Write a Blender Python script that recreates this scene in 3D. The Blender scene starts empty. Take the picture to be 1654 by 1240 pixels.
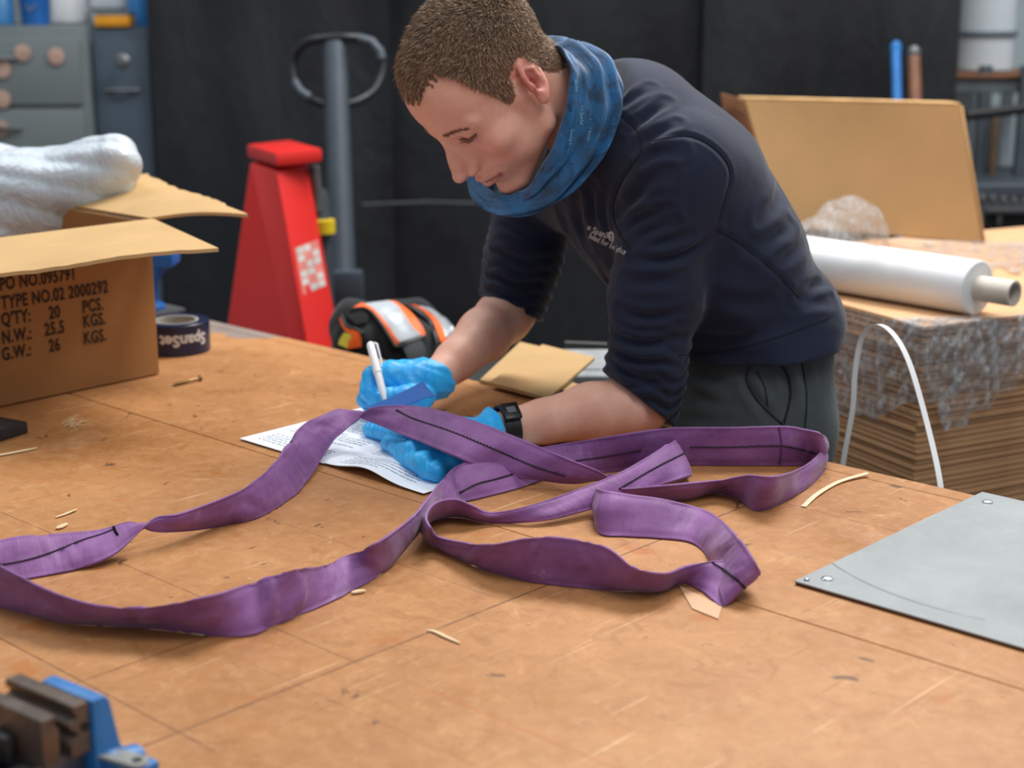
import bpy, bmesh, math, random
import numpy as np
from mathutils import Vector, Matrix
from mathutils.bvhtree import BVHTree

random.seed(4)
RG = np.random.default_rng(7)
SC = bpy.context.scene
COL = SC.collection

# ------------------------------------------------------------------ camera
YAW, PITCH, ROLL, FPX = math.radians(-43.29), math.radians(14.03), math.radians(-.14), 2567.0
cf = np.array([math.sin(YAW)*math.cos(PITCH), math.cos(YAW)*math.cos(PITCH), -math.sin(PITCH)])
_r = np.array([math.cos(YAW), -math.sin(YAW), 0.0]); _u = np.cross(_r, cf)
cr = _r*math.cos(ROLL)+_u*math.sin(ROLL); cu = -_r*math.sin(ROLL)+_u*math.cos(ROLL)
CAM = np.array([0.0, 0.0, 1.48])
cam_data = bpy.data.cameras.new('camera')
cam = bpy.data.objects.new('camera', cam_data); COL.objects.link(cam)
cam_data.sensor_width = 36.0; cam_data.lens = 36.0*FPX/1654.0
cam.matrix_world = Matrix(((cr[0], cu[0], -cf[0], CAM[0]), (cr[1], cu[1], -cf[1], CAM[1]), (cr[2], cu[2], -cf[2], CAM[2]), (0, 0, 0, 1)))
cam_data.dof.use_dof = True
cam_data.dof.focus_distance = 1.80
cam_data.dof.aperture_fstop = 4.3
cam_data.clip_end = 60
SC.camera = cam

# ------------------------------------------------------------------ world, lamps, exposure
w = bpy.data.worlds.new('workshop_air'); SC.world = w; w.use_nodes = True
w.node_tree.nodes['Background'].inputs[0].default_value = (0.86, 0.93, 1.0, 1)
w.node_tree.nodes['Background'].inputs[1].default_value = 0.34

def area(loc, target, sx, sy, power, color):
    d = bpy.data.lights.new('ceiling_panel_lamp', 'AREA'); d.shape = 'RECTANGLE'; d.size = sx; d.size_y = sy
    d.energy = power; d.color = color
    o = bpy.data.objects.new('ceiling_panel_lamp', d); COL.objects.link(o); o.location = loc
    o.rotation_euler = (Vector(target)-Vector(loc)).to_track_quat('-Z', 'Y').to_euler()
    return o
area((-1.7, 2.9, 3.5), (-1.2, 1.3, .9), 1.5, 0.9, 88, (1.0, .97, .93))
area((0.2, 1.0, 3.6), (-1.0, 1.2, .9), 1.2, 1.2, 28, (1.0, .98, .95))
area((-3.6, 1.2, 3.6), (-2.6, 1.8, .9), 1.2, 1.2, 24, (.97, .98, 1.0))
area((-1.0, 4.2, 3.6), (-1.6, 4.6, .9), 2.5, 1.0, 44, (.97, .98, 1.0))
SC.view_settings.view_transform = 'Standard'
SC.view_settings.look = 'None'
SC.view_settings.gamma = 1.0
SC.view_settings.exposure = 0.22
SC.view_settings.use_curve_mapping = False

# ------------------------------------------------------------------ geometry of the place
TZ = 0.90                                   # bench height
def ray(x, y): return cf+cr*((x-827)/FPX)-cu*((y-620)/FPX)
def P(x, y, d): return CAM+ray(x, y)*d      # point seen at x,y, d metres deep
def T(x, y, z=0.0):                         # point seen at x,y at height z above the bench
    v = ray(x, y); return CAM+v*((TZ+z-CAM[2])/v[2])
def PLX(x, y, c): v = ray(x, y); return CAM+v*((c-CAM[0])/v[0])
def PLY(x, y, c): v = ray(x, y); return CAM+v*((c-CAM[1])/v[1])
def nrm(v): v = np.asarray(v, float); return v/np.linalg.norm(v)

# ------------------------------------------------------------------ materials
def sl(c):                                  # sRGB 0-255 -> linear
    return tuple(((v/255.0)/12.92 if v/255.0 <= .04045 else ((v/255.0+.055)/1.055)**2.4) for v in c)
class NT:
    def __init__(s, name):
        s.m = bpy.data.materials.new(name); s.m.use_nodes = True; s.t = s.m.node_tree; s.n = s.t.nodes
        s.b = s.n['Principled BSDF']; s.co = s.n.new('ShaderNodeTexCoord')
    def link(s, a, b): s.t.links.new(a, b)
    def noise(s, scale, detail=4, rough=.6, vec=None, dist=0):
        n = s.n.new('ShaderNodeTexNoise'); n.inputs['Scale'].default_value = scale; n.inputs['Detail'].default_value = detail
        n.inputs['Roughness'].default_value = rough; n.inputs['Distortion'].default_value = dist
        s.link(vec or s.co.outputs['Object'], n.inputs['Vector']); return n.outputs['Fac']
    def mapv(s, scale=(1, 1, 1), rot=(0, 0, 0), loc=(0, 0, 0), src=None):
        m = s.n.new('ShaderNodeMapping'); m.inputs['Scale'].default_value = scale; m.inputs['Rotation'].default_value = rot
        m.inputs['Location'].default_value = loc; s.link(src or s.co.outputs['Object'], m.inputs['Vector']); return m.outputs[0]
    def ramp(s, v, stops):
        r = s.n.new('ShaderNodeValToRGB'); e = r.color_ramp.elements
        while len(e) < len(stops): e.new(.5)
        for q, (p, c) in zip(e, stops):
            q.position = p; q.color = (c, c, c, 1) if not hasattr(c, '__len__') else (*c[:3], 1)
        s.link(v, r.inputs[0]); return r.outputs[0]
    def mix(s, f, a, b, mode='MIX'):
        m = s.n.new('ShaderNodeMix'); m.data_type = 'RGBA'; m.blend_type = mode
        for i, v in ((0, f), (6, a), (7, b)):
            if hasattr(v, 'node'): s.link(v, m.inputs[i])
            else: m.inputs[i].default_value = v if i == 0 else (*v[:3], 1)
        return m.outputs[2]
    def math(s, op, a, b=0.0, c=None):
        m = s.n.new('ShaderNodeMath'); m.operation = op
        for i, v in enumerate((a, b) if c is None else (a, b, c)):
            if hasattr(v, 'node'): s.link(v, m.inputs[i])
            else: m.inputs[i].default_value = v
        return m.outputs[0]
    def bump(s, v, strength=.3, dist=.002, prev=None):
        b = s.n.new('ShaderNodeBump'); b.inputs['Strength'].default_value = strength; b.inputs['Distance'].default_value = dist
        s.link(v, b.inputs['Height'])
        if prev is not None: s.link(prev, b.inputs['Normal'])
        s.link(b.outputs[0], s.b.inputs['Normal']); return b.outputs[0]
    def col(s, v):
        if hasattr(v, 'node'): s.link(v, s.b.inputs['Base Color'])
        else: s.b.inputs['Base Color'].default_value = (*v[:3], 1)
    def set(s, **k):
        for a, v in k.items():
            i = s.b.inputs[a.replace('_', ' ')]
            if hasattr(v, 'node'): s.link(v, i)
            else: i.default_value = v
def dk(c, f): return tuple(v*f for v in c[:3])
def simple(name, rgb, rough=.5, metal=0, var=.25, scale=20, bump=.0, bscale=200, bdist=.001, **k):
    t = NT(name); c = sl(rgb)
    t.col(t.mix(t.ramp(t.noise(scale), [(.3, 0), (.7, 1)]), dk(c, 1-var), dk(c, 1+var*.5)))
    t.set(Roughness=rough, Metallic=metal, **k)
    if bump: t.bump(t.noise(bscale, 5), bump, bdist)
    return t.m

# ------------------------------------------------------------------ object helpers
def mesh(name, verts, faces, mat=None, smooth=False, parent=None, props=None):
    me = bpy.data.meshes.new(name); me.from_pydata([tuple(map(float, v)) for v in verts], [], [tuple(map(int, f)) for f in faces]); me.update()
    return link(name, me, mat, smooth, parent, props)
def link(name, me, mat=None, smooth=False, parent=None, props=None):
    o = bpy.data.objects.new(name, me); COL.objects.link(o)
    if mat: me.materials.append(mat)
    if smooth: me.polygons.foreach_set('use_smooth', [True]*len(me.polygons))
    if parent: child(o, parent)
    if props: tag(o, *props)
    return o
def child(o, parent):
    o.parent = parent; o.matrix_parent_inverse = parent_world(parent).inverted()
def parent_world(p):
    m = p.matrix_basis.copy() if p.parent is None else parent_world(p.parent) @ p.matrix_parent_inverse @ p.matrix_basis
    return m
def tag(o, label=None, cat=None, group=None, kind=None):
    if label: o['label'] = label
    if cat: o['category'] = cat
    if group: o['group'] = group
    if kind: o['kind'] = kind
    return o
def empty(name, loc, label=None, cat=None, group=None, kind=None):
    o = bpy.data.objects.new(name, None); COL.objects.link(o); o.location = tuple(map(float, loc)); o.empty_display_size = .05
    return tag(o, label, cat, group, kind)
class MB:
    """collects shapes, links them as one mesh"""
    def __init__(s): s.v = []; s.f = []
    def add(s, vs, fs):
        n = len(s.v); s.v += [tuple(map(float, v)) for v in vs]; s.f += [tuple(i+n for i in f) for f in fs]; return s
    def box(s, c, size, ax=None):
        c = np.asarray(c, float); ax = ax or ((1, 0, 0), (0, 1, 0), (0, 0, 1)); X, Y, Z = [np.asarray(a, float)*d/2 for a, d in zip(ax, size)]
        vs = [c+X*i+Y*j+Z*k for k in (-1, 1) for j in (-1, 1) for i in (-1, 1)]
        return s.add(vs, [(0, 2, 3, 1), (4, 5, 7, 6), (0, 1, 5, 4), (2, 6, 7, 3), (0, 4, 6, 2), (1, 3, 7, 5)])
    def tube(s, pts, r, n=10, closed=False, flat=1.0, upv=None):
        pts = [np.asarray(p, float) for p in pts]; m = len(pts); rr = r if hasattr(r, '__len__') else [r]*m; vs = []
        ref = np.asarray(upv if upv is not None else (0, 0, 1), float); prev = None
        for i in range(m):
            t = nrm(pts[(i+1) % m if closed else min(i+1, m-1)]-pts[(i-1) % m if closed else max(i-1, 0)])
            a = (prev if prev is not None and upv is None else ref); a = a-t*(a@t)
            if np.linalg.norm(a) < 1e-4: a = np.array([1, .3, .2])-t*(np.array([1, .3, .2])@t)
            a = nrm(a); b = np.cross(t, a); prev = a
            for k in range(n):
                q = 2*math.pi*k/n; vs.append(pts[i]+a*math.cos(q)*rr[i]*flat+b*math.sin(q)*rr[i])
        fs = [(i*n+k, i*n+(k+1) % n, ((i+1) % m)*n+(k+1) % n, ((i+1) % m)*n+k) for i in range(m if closed else m-1) for k in range(n)]
        if not closed: fs += [tuple(range(n-1, -1, -1)), tuple((m-1)*n+k for k in range(n))]
        return s.add(vs, fs)
    def lathe(s, c, axis, prof, n=28, cap=True):
        """prof = (offset along axis, radius)"""
        c = np.asarray(c, float); a = nrm(axis); e = nrm(np.cross(a, (0.3, .2, 1) if abs(a[2]) < .9 else (1, 0, 0))); g = np.cross(a, e)
        vs = [c+a*h+(e*math.cos(2*math.pi*k/n)+g*math.sin(2*math.pi*k/n))*r for h, r in prof for k in range(n)]
        m = len(prof); fs = [(i*n+k, i*n+(k+1) % n, (i+1)*n+(k+1) % n, (i+1)*n+k) for i in range(m-1) for k in range(n)]
        if cap: fs += [tuple(range(n-1, -1, -1)), tuple((m-1)*n+k for k in range(n))]
        return s.add(vs, fs)
    def prism(s, poly, vec):
        poly = [np.asarray(p, float) for p in poly]; vec = np.asarray(vec, float); n = len(poly)
        return s.add(poly+[p+vec for p in poly], [tuple(range(n-1, -1, -1)), tuple(range(n, 2*n))]+[(i, (i+1) % n, n+(i+1) % n, n+i) for i in range(n)])
    def build(s, name, mat, parent=None, smooth=False, bevel=0, props=None, seg=2):
        me = bpy.data.meshes.new(name); me.from_pydata(s.v, [], s.f)
        bm = bmesh.new(); bm.from_mesh(me); bmesh.ops.recalc_face_normals(bm, faces=bm.faces)
        if bevel:
            bmesh.ops.bevel(bm, geom=[e for e in bm.edges if e.calc_face_angle(0) > .5], offset=bevel, segments=seg, affect='EDGES', profile=.6)
        bm.to_mesh(me); bm.free(); o = link(name, me, mat, False, parent, props)
        if smooth or bevel: shade(me)
        return o
def shade(me, ang=.7):
    me.polygons.foreach_set('use_smooth', [True]*len(me.polygons))
    bm = bmesh.new(); bm.from_mesh(me)
    for e in bm.edges: e.smooth = e.calc_face_angle(0) < ang
    bm.to_mesh(me); bm.free()
def cr_spline(pts, sub=8, closed=False):
    pts = np.asarray(pts, float); n = len(pts); out = []
    for i in range(n if closed else n-1):
        g = (lambda k: pts[k % n]) if closed else (lambda k: pts[min(max(k, 0), n-1)])
        a, b, c, d = g(i-1), g(i), g(i+1), g(i+2)
        for k in range(sub):
            t = k/sub; out.append(.5*((2*b)+(c-a)*t+(2*a-5*b+4*c-d)*t*t+(3*b-a-3*c+d)*t**3))
    if not closed: out.append(pts[-1])
    return np.array(out)
def text_mesh(body, size, extrude=0.0, res=2, xs=1.0, align='LEFT', offset=0.0, space=1.0, cuts=0):
    """triangulated flat text in its own xy plane: (verts, faces)"""
    c = bpy.data.curves.new('txt', 'FONT'); c.body = body; c.size = size; c.extrude = extrude; c.resolution_u = res; c.align_x = align
    c.offset = offset; c.space_character = space
    o = bpy.data.objects.new('txt', c); COL.objects.link(o); dg = bpy.context.evaluated_depsgraph_get(); dg.update()
    me = bpy.data.meshes.new_from_object(o.evaluated_get(dg)); v = np.array([tuple(q.co) for q in me.vertices]); f = [tuple(p.vertices) for p in me.polygons]
    bpy.data.objects.remove(o); bpy.data.curves.remove(c)
    v[:, 0] *= xs
    return v, f
def sheet(name, top, th, mat, parent=None, smooth=True, props=None, off=None):
    """grid of points (rows x cols x 3) given thickness th along normals"""
    G = np.asarray(top, float); R_, C_ = G.shape[:2]
    du = np.gradient(G, axis=1); dv = np.gradient(G, axis=0); N = np.cross(du, dv); N /= np.linalg.norm(N, axis=2, keepdims=True)+1e-12
    A = (G+N*th/2).reshape(-1, 3); B = (G-N*th/2).reshape(-1, 3); n = R_*C_; fs = []
    for i in range(R_-1):
        for j in range(C_-1):
            a = i*C_+j; fs.append((a, a+1, a+C_+1, a+C_)); fs.append((n+a, n+a+C_, n+a+C_+1, n+a+1))
    ring = [j for j in range(C_)]+[i*C_+C_-1 for i in range(1, R_)]+[(R_-1)*C_+j for j in range(C_-2, -1, -1)]+[i*C_ for i in range(R_-2, 0, -1)]
    for a, b in zip(ring, ring[1:]+ring[:1]): fs.append((a, n+a, n+b, b))
    o = mesh(name, np.vstack([A, B]), fs, mat, False, parent, props)
    if smooth: shade(o.data, .9)
    return o

# ------------------------------------------------------------------ signed distance sculpting
def smin(a, b, k):
    h = np.clip(.5+.5*(b-a)/k, 0, 1); return b*(1-h)+a*h-k*h*(1-h)
def smax(a, b, k): return -smin(-a, -b, k)
def cone(p, a, b, ra, rb):
    a = np.asarray(a, np.float32); ab = np.asarray(b, np.float32)-a; q = p-a
    t = np.clip(q@ab/(ab@ab), 0, 1); return np.linalg.norm(q-t[:, None]*ab, axis=1)-(ra+(rb-ra)*t)
def chain(p, pts, rs, k=.01):
    d = None
    for i in range(len(pts)-1):
        c = cone(p, pts[i], pts[i+1], rs[i], rs[i+1]); d = c if d is None else smin(d, c, k)
    return d
def ellp(p, c, r, M=None):
    q = p-np.asarray(c, np.float32)
    if M is not None: q = q@np.asarray(M, np.float32)      # columns of M are the axes
    r = np.asarray(r, np.float32); k0 = np.linalg.norm(q/r, axis=1); k1 = np.linalg.norm(q/(r*r), axis=1)+1e-9
    return k0*(k0-1)/k1
def eseg(p, a, b, sa, sb, side):
    """elliptical tapered segment; sa, sb = (half width along side, half depth)"""
    a = np.asarray(a, np.float32); ab = np.asarray(b, np.float32)-a; L = np.linalg.norm(ab); ax = ab/L
    s = np.asarray(side, np.float32); s = s-ax*(s@ax); s /= np.linalg.norm(s); f = np.cross(ax, s)
    q = p-a; t = np.clip(q@ab/(L*L), 0, 1); q = q-t[:, None]*ab
    w_ = sa[0]+(sb[0]-sa[0])*t; d_ = sa[1]+(sb[1]-sa[1])*t; m = np.minimum(w_, d_)
    return (np.sqrt((q@s/w_)**2+(q@f/d_)**2+(q@ax/m)**2)-1)*m
def surf(fn, lo, hi, h):
    """surface nets of fn over a box with cell h -> verts, quads"""
    lo = np.asarray(lo, float); hi = np.asarray(hi, float); B = 8
    nb = np.ceil((hi-lo)/(h*B)).astype(int); n = nb*B
    cx = [lo[i]+(np.arange(nb[i])+.5)*B*h for i in range(3)]
    C3 = np.stack(np.meshgrid(*cx, indexing='ij'), -1).reshape(-1, 3).astype(np.float32)
    dc = fn(C3); act = np.abs(dc) < B*h*1.15
    V = np.where(dc > 0, 1.0, -1.0).astype(np.float32).reshape(nb)
    V = np.repeat(np.repeat(np.repeat(V, B, 0), B, 1), B, 2)
    off = np.stack(np.meshgrid(*[np.arange(B)]*3, indexing='ij'), -1).reshape(-1, 3)
    bi = np.argwhere(act.reshape(nb))
    for s in range(0, len(bi), 600):
        g = (bi[s:s+600, None, :]*B+off[None]).reshape(-1, 3)
        V[g[:, 0], g[:, 1], g[:, 2]] = fn((lo+g*h).astype(np.float32))
    I = V < 0
    m = np.zeros((n[0]-1, n[1]-1, n[2]-1), np.int8)
    for a in (0, 1):
        for b in (0, 1):
            for c in (0, 1): m += I[a:n[0]-1+a, b:n[1]-1+b, c:n[2]-1+c]
    cells = np.argwhere((m > 0) & (m < 8)); idx = np.full(m.shape, -1, np.int32); idx[tuple(cells.T)] = np.arange(len(cells))
    acc = np.zeros((len(cells), 3)); cnt = np.zeros(len(cells))
    cs = [(a, b, c) for a in (0, 1) for b in (0, 1) for c in (0, 1)]
    for ca in cs:
        for ax in range(3):
            if ca[ax]: continue
            cb = list(ca); cb[ax] = 1
            va = V[tuple((cells+ca).T)]; vb = V[tuple((cells+cb).T)]; x = (va < 0) != (vb < 0)
            t = np.where(x, va/(va-vb+1e-12), 0); pt = np.array(ca, float)+np.zeros((len(cells), 3)); pt[:, ax] = t
            acc[x] += pt[x]; cnt[x] += 1
    verts = lo+h*(cells+acc/np.maximum(cnt, 1)[:, None])
    quads = []
    for ax in range(3):
        sl0 = [slice(1, n[i]-1) for i in range(3)]; sl0[ax] = slice(0, n[ax]-1); s1 = list(sl0); s1[ax] = slice(1, n[ax])
        A = I[tuple(sl0)]; Bq = I[tuple(s1)]; e = np.argwhere(A != Bq); base = e+np.array([s.start for s in sl0])
        o1, o2 = (ax+1) % 3, (ax+2) % 3; d1 = np.eye(3, dtype=int)[o1]; d2 = np.eye(3, dtype=int)[o2]
        q = np.stack([idx[tuple((base-d1*i-d2*j).T)] for i, j in ((0, 0), (1, 0), (1, 1), (0, 1))], 1)
        flip = ~A[tuple(e.T)]; q[flip] = q[flip][:, ::-1]; quads.append(q[(q >= 0).all(1)])
    quads = np.vstack(quads); a, b, c, d = (verts[quads[:, i]] for i in range(4))
    if (np.einsum('ij,ij->i', a, np.cross(b, c))+np.einsum('ij,ij->i', a, np.cross(c, d))).sum() < 0: quads = quads[:, ::-1]
    return verts, quads
def relax(v, q, it=2, lam=.5):
    e = np.vstack([q[:, [0, 1]], q[:, [1, 2]], q[:, [2, 3]], q[:, [3, 0]]]); e = np.vstack([e, e[:, ::-1]])
    for _ in range(it):
        s = np.zeros_like(v); c = np.bincount(e[:, 0], minlength=len(v))
        for k in range(3): s[:, k] = np.bincount(e[:, 0], weights=v[e[:, 1], k], minlength=len(v))
        v = v+(s/np.maximum(c, 1)[:, None]-v)*lam
    return v
def vnorm(v, q):
    fn_ = np.cross(v[q[:, 2]]-v[q[:, 0]], v[q[:, 3]]-v[q[:, 1]]); N = np.zeros_like(v)
    for k in range(4):
        for a in range(3): N[:, a] += np.bincount(q[:, k], weights=fn_[:, a], minlength=len(v))
    return N/(np.linalg.norm(N, axis=1, keepdims=True)+1e-12)
def segd(v, pts):
    best = np.full(len(v), 1e9)
    for a, b in zip(pts[:-1], pts[1:]):
        ab = b-a; t = np.clip((v-a)@ab/(ab@ab+1e-12), 0, 1); best = np.minimum(best, np.linalg.norm(v-a-t[:, None]*ab, axis=1))
    return best
def bvh(v, q): return BVHTree.FromPolygons([tuple(x) for x in v], [tuple(int(i) for i in f) for f in q])
def hit(tree, x, y, lift=0.0):
    d = nrm(ray(x, y)); loc, no, i, dist = tree.ray_cast(Vector(CAM), Vector(d))
    if loc is None: return None
    return np.array(loc)-d*lift
def trace(tree, pts, sub=6, lift=0.0):
    pp = cr_spline(np.array(pts, float), sub); out = [hit(tree, x, y, lift) for x, y in pp]
    return [o for o in out if o is not None]
def crease(v, q, tree, pts, wd, amp, ridge=.5):
    """press a fold along a line seen at the given pixels, with a soft roll beside it"""
    pl = trace(tree, pts)
    if len(pl) < 2: return v
    pl = np.array(pl); lo = pl.min(0)-wd*4; hi = pl.max(0)+wd*4
    s = np.where(((v > lo) & (v < hi)).all(1))[0]
    if not len(s): return v
    d = segd(v[s], pl)
    ends = np.minimum(np.linalg.norm(v[s]-pl[0], axis=1), np.linalg.norm(v[s]-pl[-1], axis=1)); L = np.linalg.norm(np.diff(pl, axis=0), axis=1).sum()
    fade = np.clip(ends/(L*.35+1e-6), 0.15, 1)
    N = vnorm(v, q)[s]; v = v.copy()
    v[s] += N*((-amp*np.exp(-(d/wd)**2)+ridge*amp*np.exp(-((d-2.0*wd)/(wd*.9))**2))*fade)[:, None]
    return v
def sdf_obj(name, v, q, mat, parent=None, colors=None, props=None):
    me = bpy.data.meshes.new(name); me.vertices.add(len(v)); me.vertices.foreach_set('co', v.astype(np.float32).ravel())
    me.loops.add(len(q)*4); me.loops.foreach_set('vertex_index', q.astype(np.int32).ravel())
    me.polygons.add(len(q)); me.polygons.foreach_set('loop_start', np.arange(0, len(q)*4, 4, dtype=np.int32))
    try: me.polygons.foreach_set('loop_total', np.full(len(q), 4, dtype=np.int32))
    except Exception: pass
    me.update(calc_edges=True)
    if colors is not None:
        a = me.color_attributes.new('tint', 'FLOAT_COLOR', 'POINT'); a.data.foreach_set('color', np.hstack([colors, np.ones((len(v), 1))]).astype(np.float32).ravel())
    o = link(name, me, mat, True, parent, props); return o
# ================================================================== materials
def m_table():
    t = NT('hardboard'); o = t.co.outputs['Object']
    base = t.mix(t.ramp(t.noise(2.2, 5, .6), [(.32, 0), (.7, 1)]), sl((154, 102, 56)), sl((192, 138, 88)))
    base = t.mix(t.math('MULTIPLY', t.ramp(t.noise(9, 6, .75, dist=.6), [(.50, 0), (.72, 1)]), .35), base, sl((146, 92, 48)))
    base = t.mix(t.math('MULTIPLY', t.ramp(t.noise(60, 6, .7), [(.45, 0), (.75, 1)]), .22), base, sl((222, 176, 130)))
    # fine scratches in several directions
    for k, (rot, sc, th, c, f) in enumerate([(.5, 90, .67, (232, 196, 156), .55), (-.75, 80, .68, (236, 200, 162), .5), (1.25, 110, .68, (118, 70, 40), .6), (-.2, 95, .68, (112, 68, 42), .6), (2.1, 85, .68, (235, 205, 170), .5)]):
        v = t.mapv((sc*1.9, 4.5, 1), (0, 0, rot), (k*3.1, k, 0)); base = t.mix(t.math('MULTIPLY', t.ramp(t.noise(1.0, 3, .55, v, .3), [(th+.01, 0), (th+.05, 1)]), f*.8), base, sl(c))
    base = t.mix(t.math('MULTIPLY', t.ramp(t.noise(26, 8, .8, dist=1.2), [(.52, 0), (.66, 1)]), .40), base, sl((128, 80, 42)))
    base = t.mix(t.math('MULTIPLY', t.ramp(t.noise(19, 8, .85, t.mapv((1, 1, 1), loc=(2, 7, 0)), .8), [(.54, 0), (.68, 1)]), .42), base, sl((216, 168, 118)))
    # small dark pits and stains, greasy smears
    sp = t.math('MULTIPLY', t.ramp(t.noise(34, 3, .5, dist=.8), [(.68, 0), (.71, 1)]), t.ramp(t.noise(5, 2), [(.45, 0), (.52, 1)]))
    base = t.mix(t.math('MULTIPLY', sp, .75), base, sl((70, 50, 38)))
    base = t.mix(t.math('MULTIPLY', t.ramp(t.noise(15, 2, .5), [(.68, 0), (.74, 1)]), .55), base, sl((170, 96, 30)))
    base = t.mix(t.math('MULTIPLY', t.ramp(t.noise(6, 6, .8, t.mapv((1, 1, 1), loc=(5, 3, 0))), [(.60, 0), (.75, 1)]), .3), base, sl((205, 175, 150)))
    # drawn and scored lines
    s = t.n.new('ShaderNodeSeparateXYZ'); t.link(o, s.inputs[0]); X, Y = s.outputs[0], s.outputs[1]
    def line(U, c, V, a, b, wd, col, f, base):
        m = t.math('LESS_THAN', t.math('ABSOLUTE', t.math('SUBTRACT', U, c)), wd)
        m = t.math('MULTIPLY', m, t.math('MULTIPLY', t.math('GREATER_THAN', V, a), t.math('LESS_THAN', V, b)))
        m = t.math('MULTIPLY', m, t.ramp(t.noise(40, 3, .6), [(.25, .35), (.55, 1)]))
        return t.mix(t.math('MULTIPLY', m, f), base, sl(col))
    dk_ = (84, 52, 32)
    for U, c, V, a, b, wd, f in ((X, -.998, Y, .60, 1.62, .0011, .9), (X, -1.14, Y, .60, .80, .0011, .8), (Y, .855, X, -1.75, -1.0, .0009, .6), (Y, .668, X, -1.6, -.95, .001, .75),
                                 (Y, 1.49, X, -.97, -.55, .0008, .6), (Y, .79, X, -1.06, -.70, .0008, .35), (Y, .60, X, -1.3, -.9, .001, .6), (Y, 1.05, X, -1.45, -1.02, .0008, .4), (X, -1.62, Y, .9, 1.1, .0009, .3)):
        base = line(U, c, V, a, b, wd, dk_, f, base)
    base = line(Y, .86, X, -.93, -.62, .0007, (178, 84, 22), .8, base)
    # the grey painted patch at the far end
    gm = t.math('MULTIPLY', t.ramp(t.math('ADD', t.math('MULTIPLY', X, -1.0), t.math('MULTIPLY', t.math('SUBTRACT', Y, 1.62), .8)), [(0, 0), (1, 1)]), 1)
    pm = t.math('GREATER_THAN', t.math('ADD', t.math('ADD', t.math('MULTIPLY', X, -1.0), t.math('MULTIPLY', Y, 1.6)), t.math('MULTIPLY', t.noise(8, 4), .5)), 5.02)
    base = t.mix(t.math('MULTIPLY', pm, .75), base, sl((128, 130, 132)))
    t.col(base)
    t.set(Roughness=t.ramp(t.noise(14, 5, .7), [(.3, .38), (.7, .62)]), Specular_IOR_Level=.38)
    b1 = t.bump(t.noise(90, 6, .7), .10, .001)
    return t.m
M_TABLE = m_table()
def m_sling():
    t = NT('sling_webbing'); a = t.n.new('ShaderNodeAttribute'); a.attribute_name = 'uvw'
    v = a.outputs['Vector']
    c = t.mix(t.ramp(t.noise(1.0, 5, .6, t.mapv((18, 30, 1), src=v)), [(.3, 0), (.75, 1)]), sl((112, 66, 122)), sl((152, 102, 164)))
    c = t.mix(t.math('MULTIPLY', t.ramp(t.noise(30, 4, .7), [(.62, 0), (.72, 1)]), .35), c, sl((176, 140, 180)))
    c = t.mix(t.math('MULTIPLY', t.ramp(t.noise(14, 4, .6), [(.62, 0), (.72, 1)]), .5), c, sl((74, 40, 74)))
    t.col(c); t.set(Roughness=.55, Specular_IOR_Level=.35, Sheen_Weight=.25, Sheen_Roughness=.4)
    wv = t.n.new('ShaderNodeTexWave'); wv.wave_type = 'BANDS'; wv.bands_direction = 'DIAGONAL'; wv.inputs['Scale'].default_value = 210; t.link(v, wv.inputs['Vector'])
    b = t.bump(wv.outputs['Fac'], .25, .0006)
    b = t.bump(t.noise(1.0, 4, .6, t.mapv((30, 9, 1), src=v)), .55, .004, b)
    t.bump(t.noise(1.0, 3, .5, t.mapv((120, 14, 1), src=v)), .35, .0015, b)
    return t.m
M_SLING = m_sling()
M_BLACKTHREAD = simple('black_thread', (28, 20, 28), .8)
M_PURPLETHREAD = simple('purple_thread', (92, 52, 100), .8)
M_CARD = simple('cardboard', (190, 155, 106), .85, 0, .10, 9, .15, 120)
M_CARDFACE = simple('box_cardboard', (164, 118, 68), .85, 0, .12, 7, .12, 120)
M_CARDEDGE = simple('corrugated_edge', (120, 84, 50), .95, 0, .35, 150, .6, 300)
M_PRINT = simple('black_ink', (52, 32, 20), .8, 0, .2, 60)
M_FRAMEWOOD = simple('softwood_frame', (150, 112, 74), .7, 0, .2, 10)
M_STEEL = simple('grey_steel', (120, 122, 124), .45, .7, .2, 14, .1, 90)
M_DARKSTEEL = simple('dark_steel', (58, 58, 60), .5, .5, .35, 30, .2, 120)
M_BLACK = simple('black_plastic', (24, 25, 27), .5, 0, .2, 20)
M_WHITE = simple('white_plastic', (232, 234, 236), .4, 0, .04, 10)
M_RED = simple('red_paint', (210, 38, 34), .38, 0, .08, 5)
M_BLUE = simple('blue_paint', (24, 96, 170), .45, 0, .15, 12)

# ================================================================== the setting
def m_floor():
    t = NT('concrete_floor'); t.col(t.mix(t.ramp(t.noise(3, 6, .7), [(.3, 0), (.7, 1)]), sl((88, 88, 88)), sl((122, 121, 118)))); t.set(Roughness=.7); t.bump(t.noise(30, 6), .2, .003); return t.m
fl = MB().box((-1.5, 2.5, -.05), (14, 13, .1)).build('floor', m_floor()); tag(fl, 'grey concrete workshop floor', kind='structure')
# back wall runs square to the way the bench is looked at
def base_frame(d):
    """origin below the view centre at depth d along the ground, with right and away axes"""
    R_ = nrm([cr[0], cr[1], 0]); A_ = nrm([cf[0], cf[1], 0]); return R_, A_
RGT, AWY = base_frame(0)
UP = np.array([0, 0, 1.0])
def G(px_, dist, z=0.0):
    """ground point seen in column px_ at forward distance dist"""
    v = ray(px_, 620); v = v/(v@AWY); p = CAM+v*dist; p[2] = z; return p
wc = CAM*[1, 1, 0]+AWY*6.6
M_WALL = simple('painted_wall', (176, 184, 186), .8, 0, .08, 2)
bw = MB().box(wc+UP*1.7, (9.0, .12, 3.4), (RGT, AWY, UP)).build('wall_back', M_WALL); tag(bw, 'pale grey workshop wall far behind the bench', kind='structure')
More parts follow.
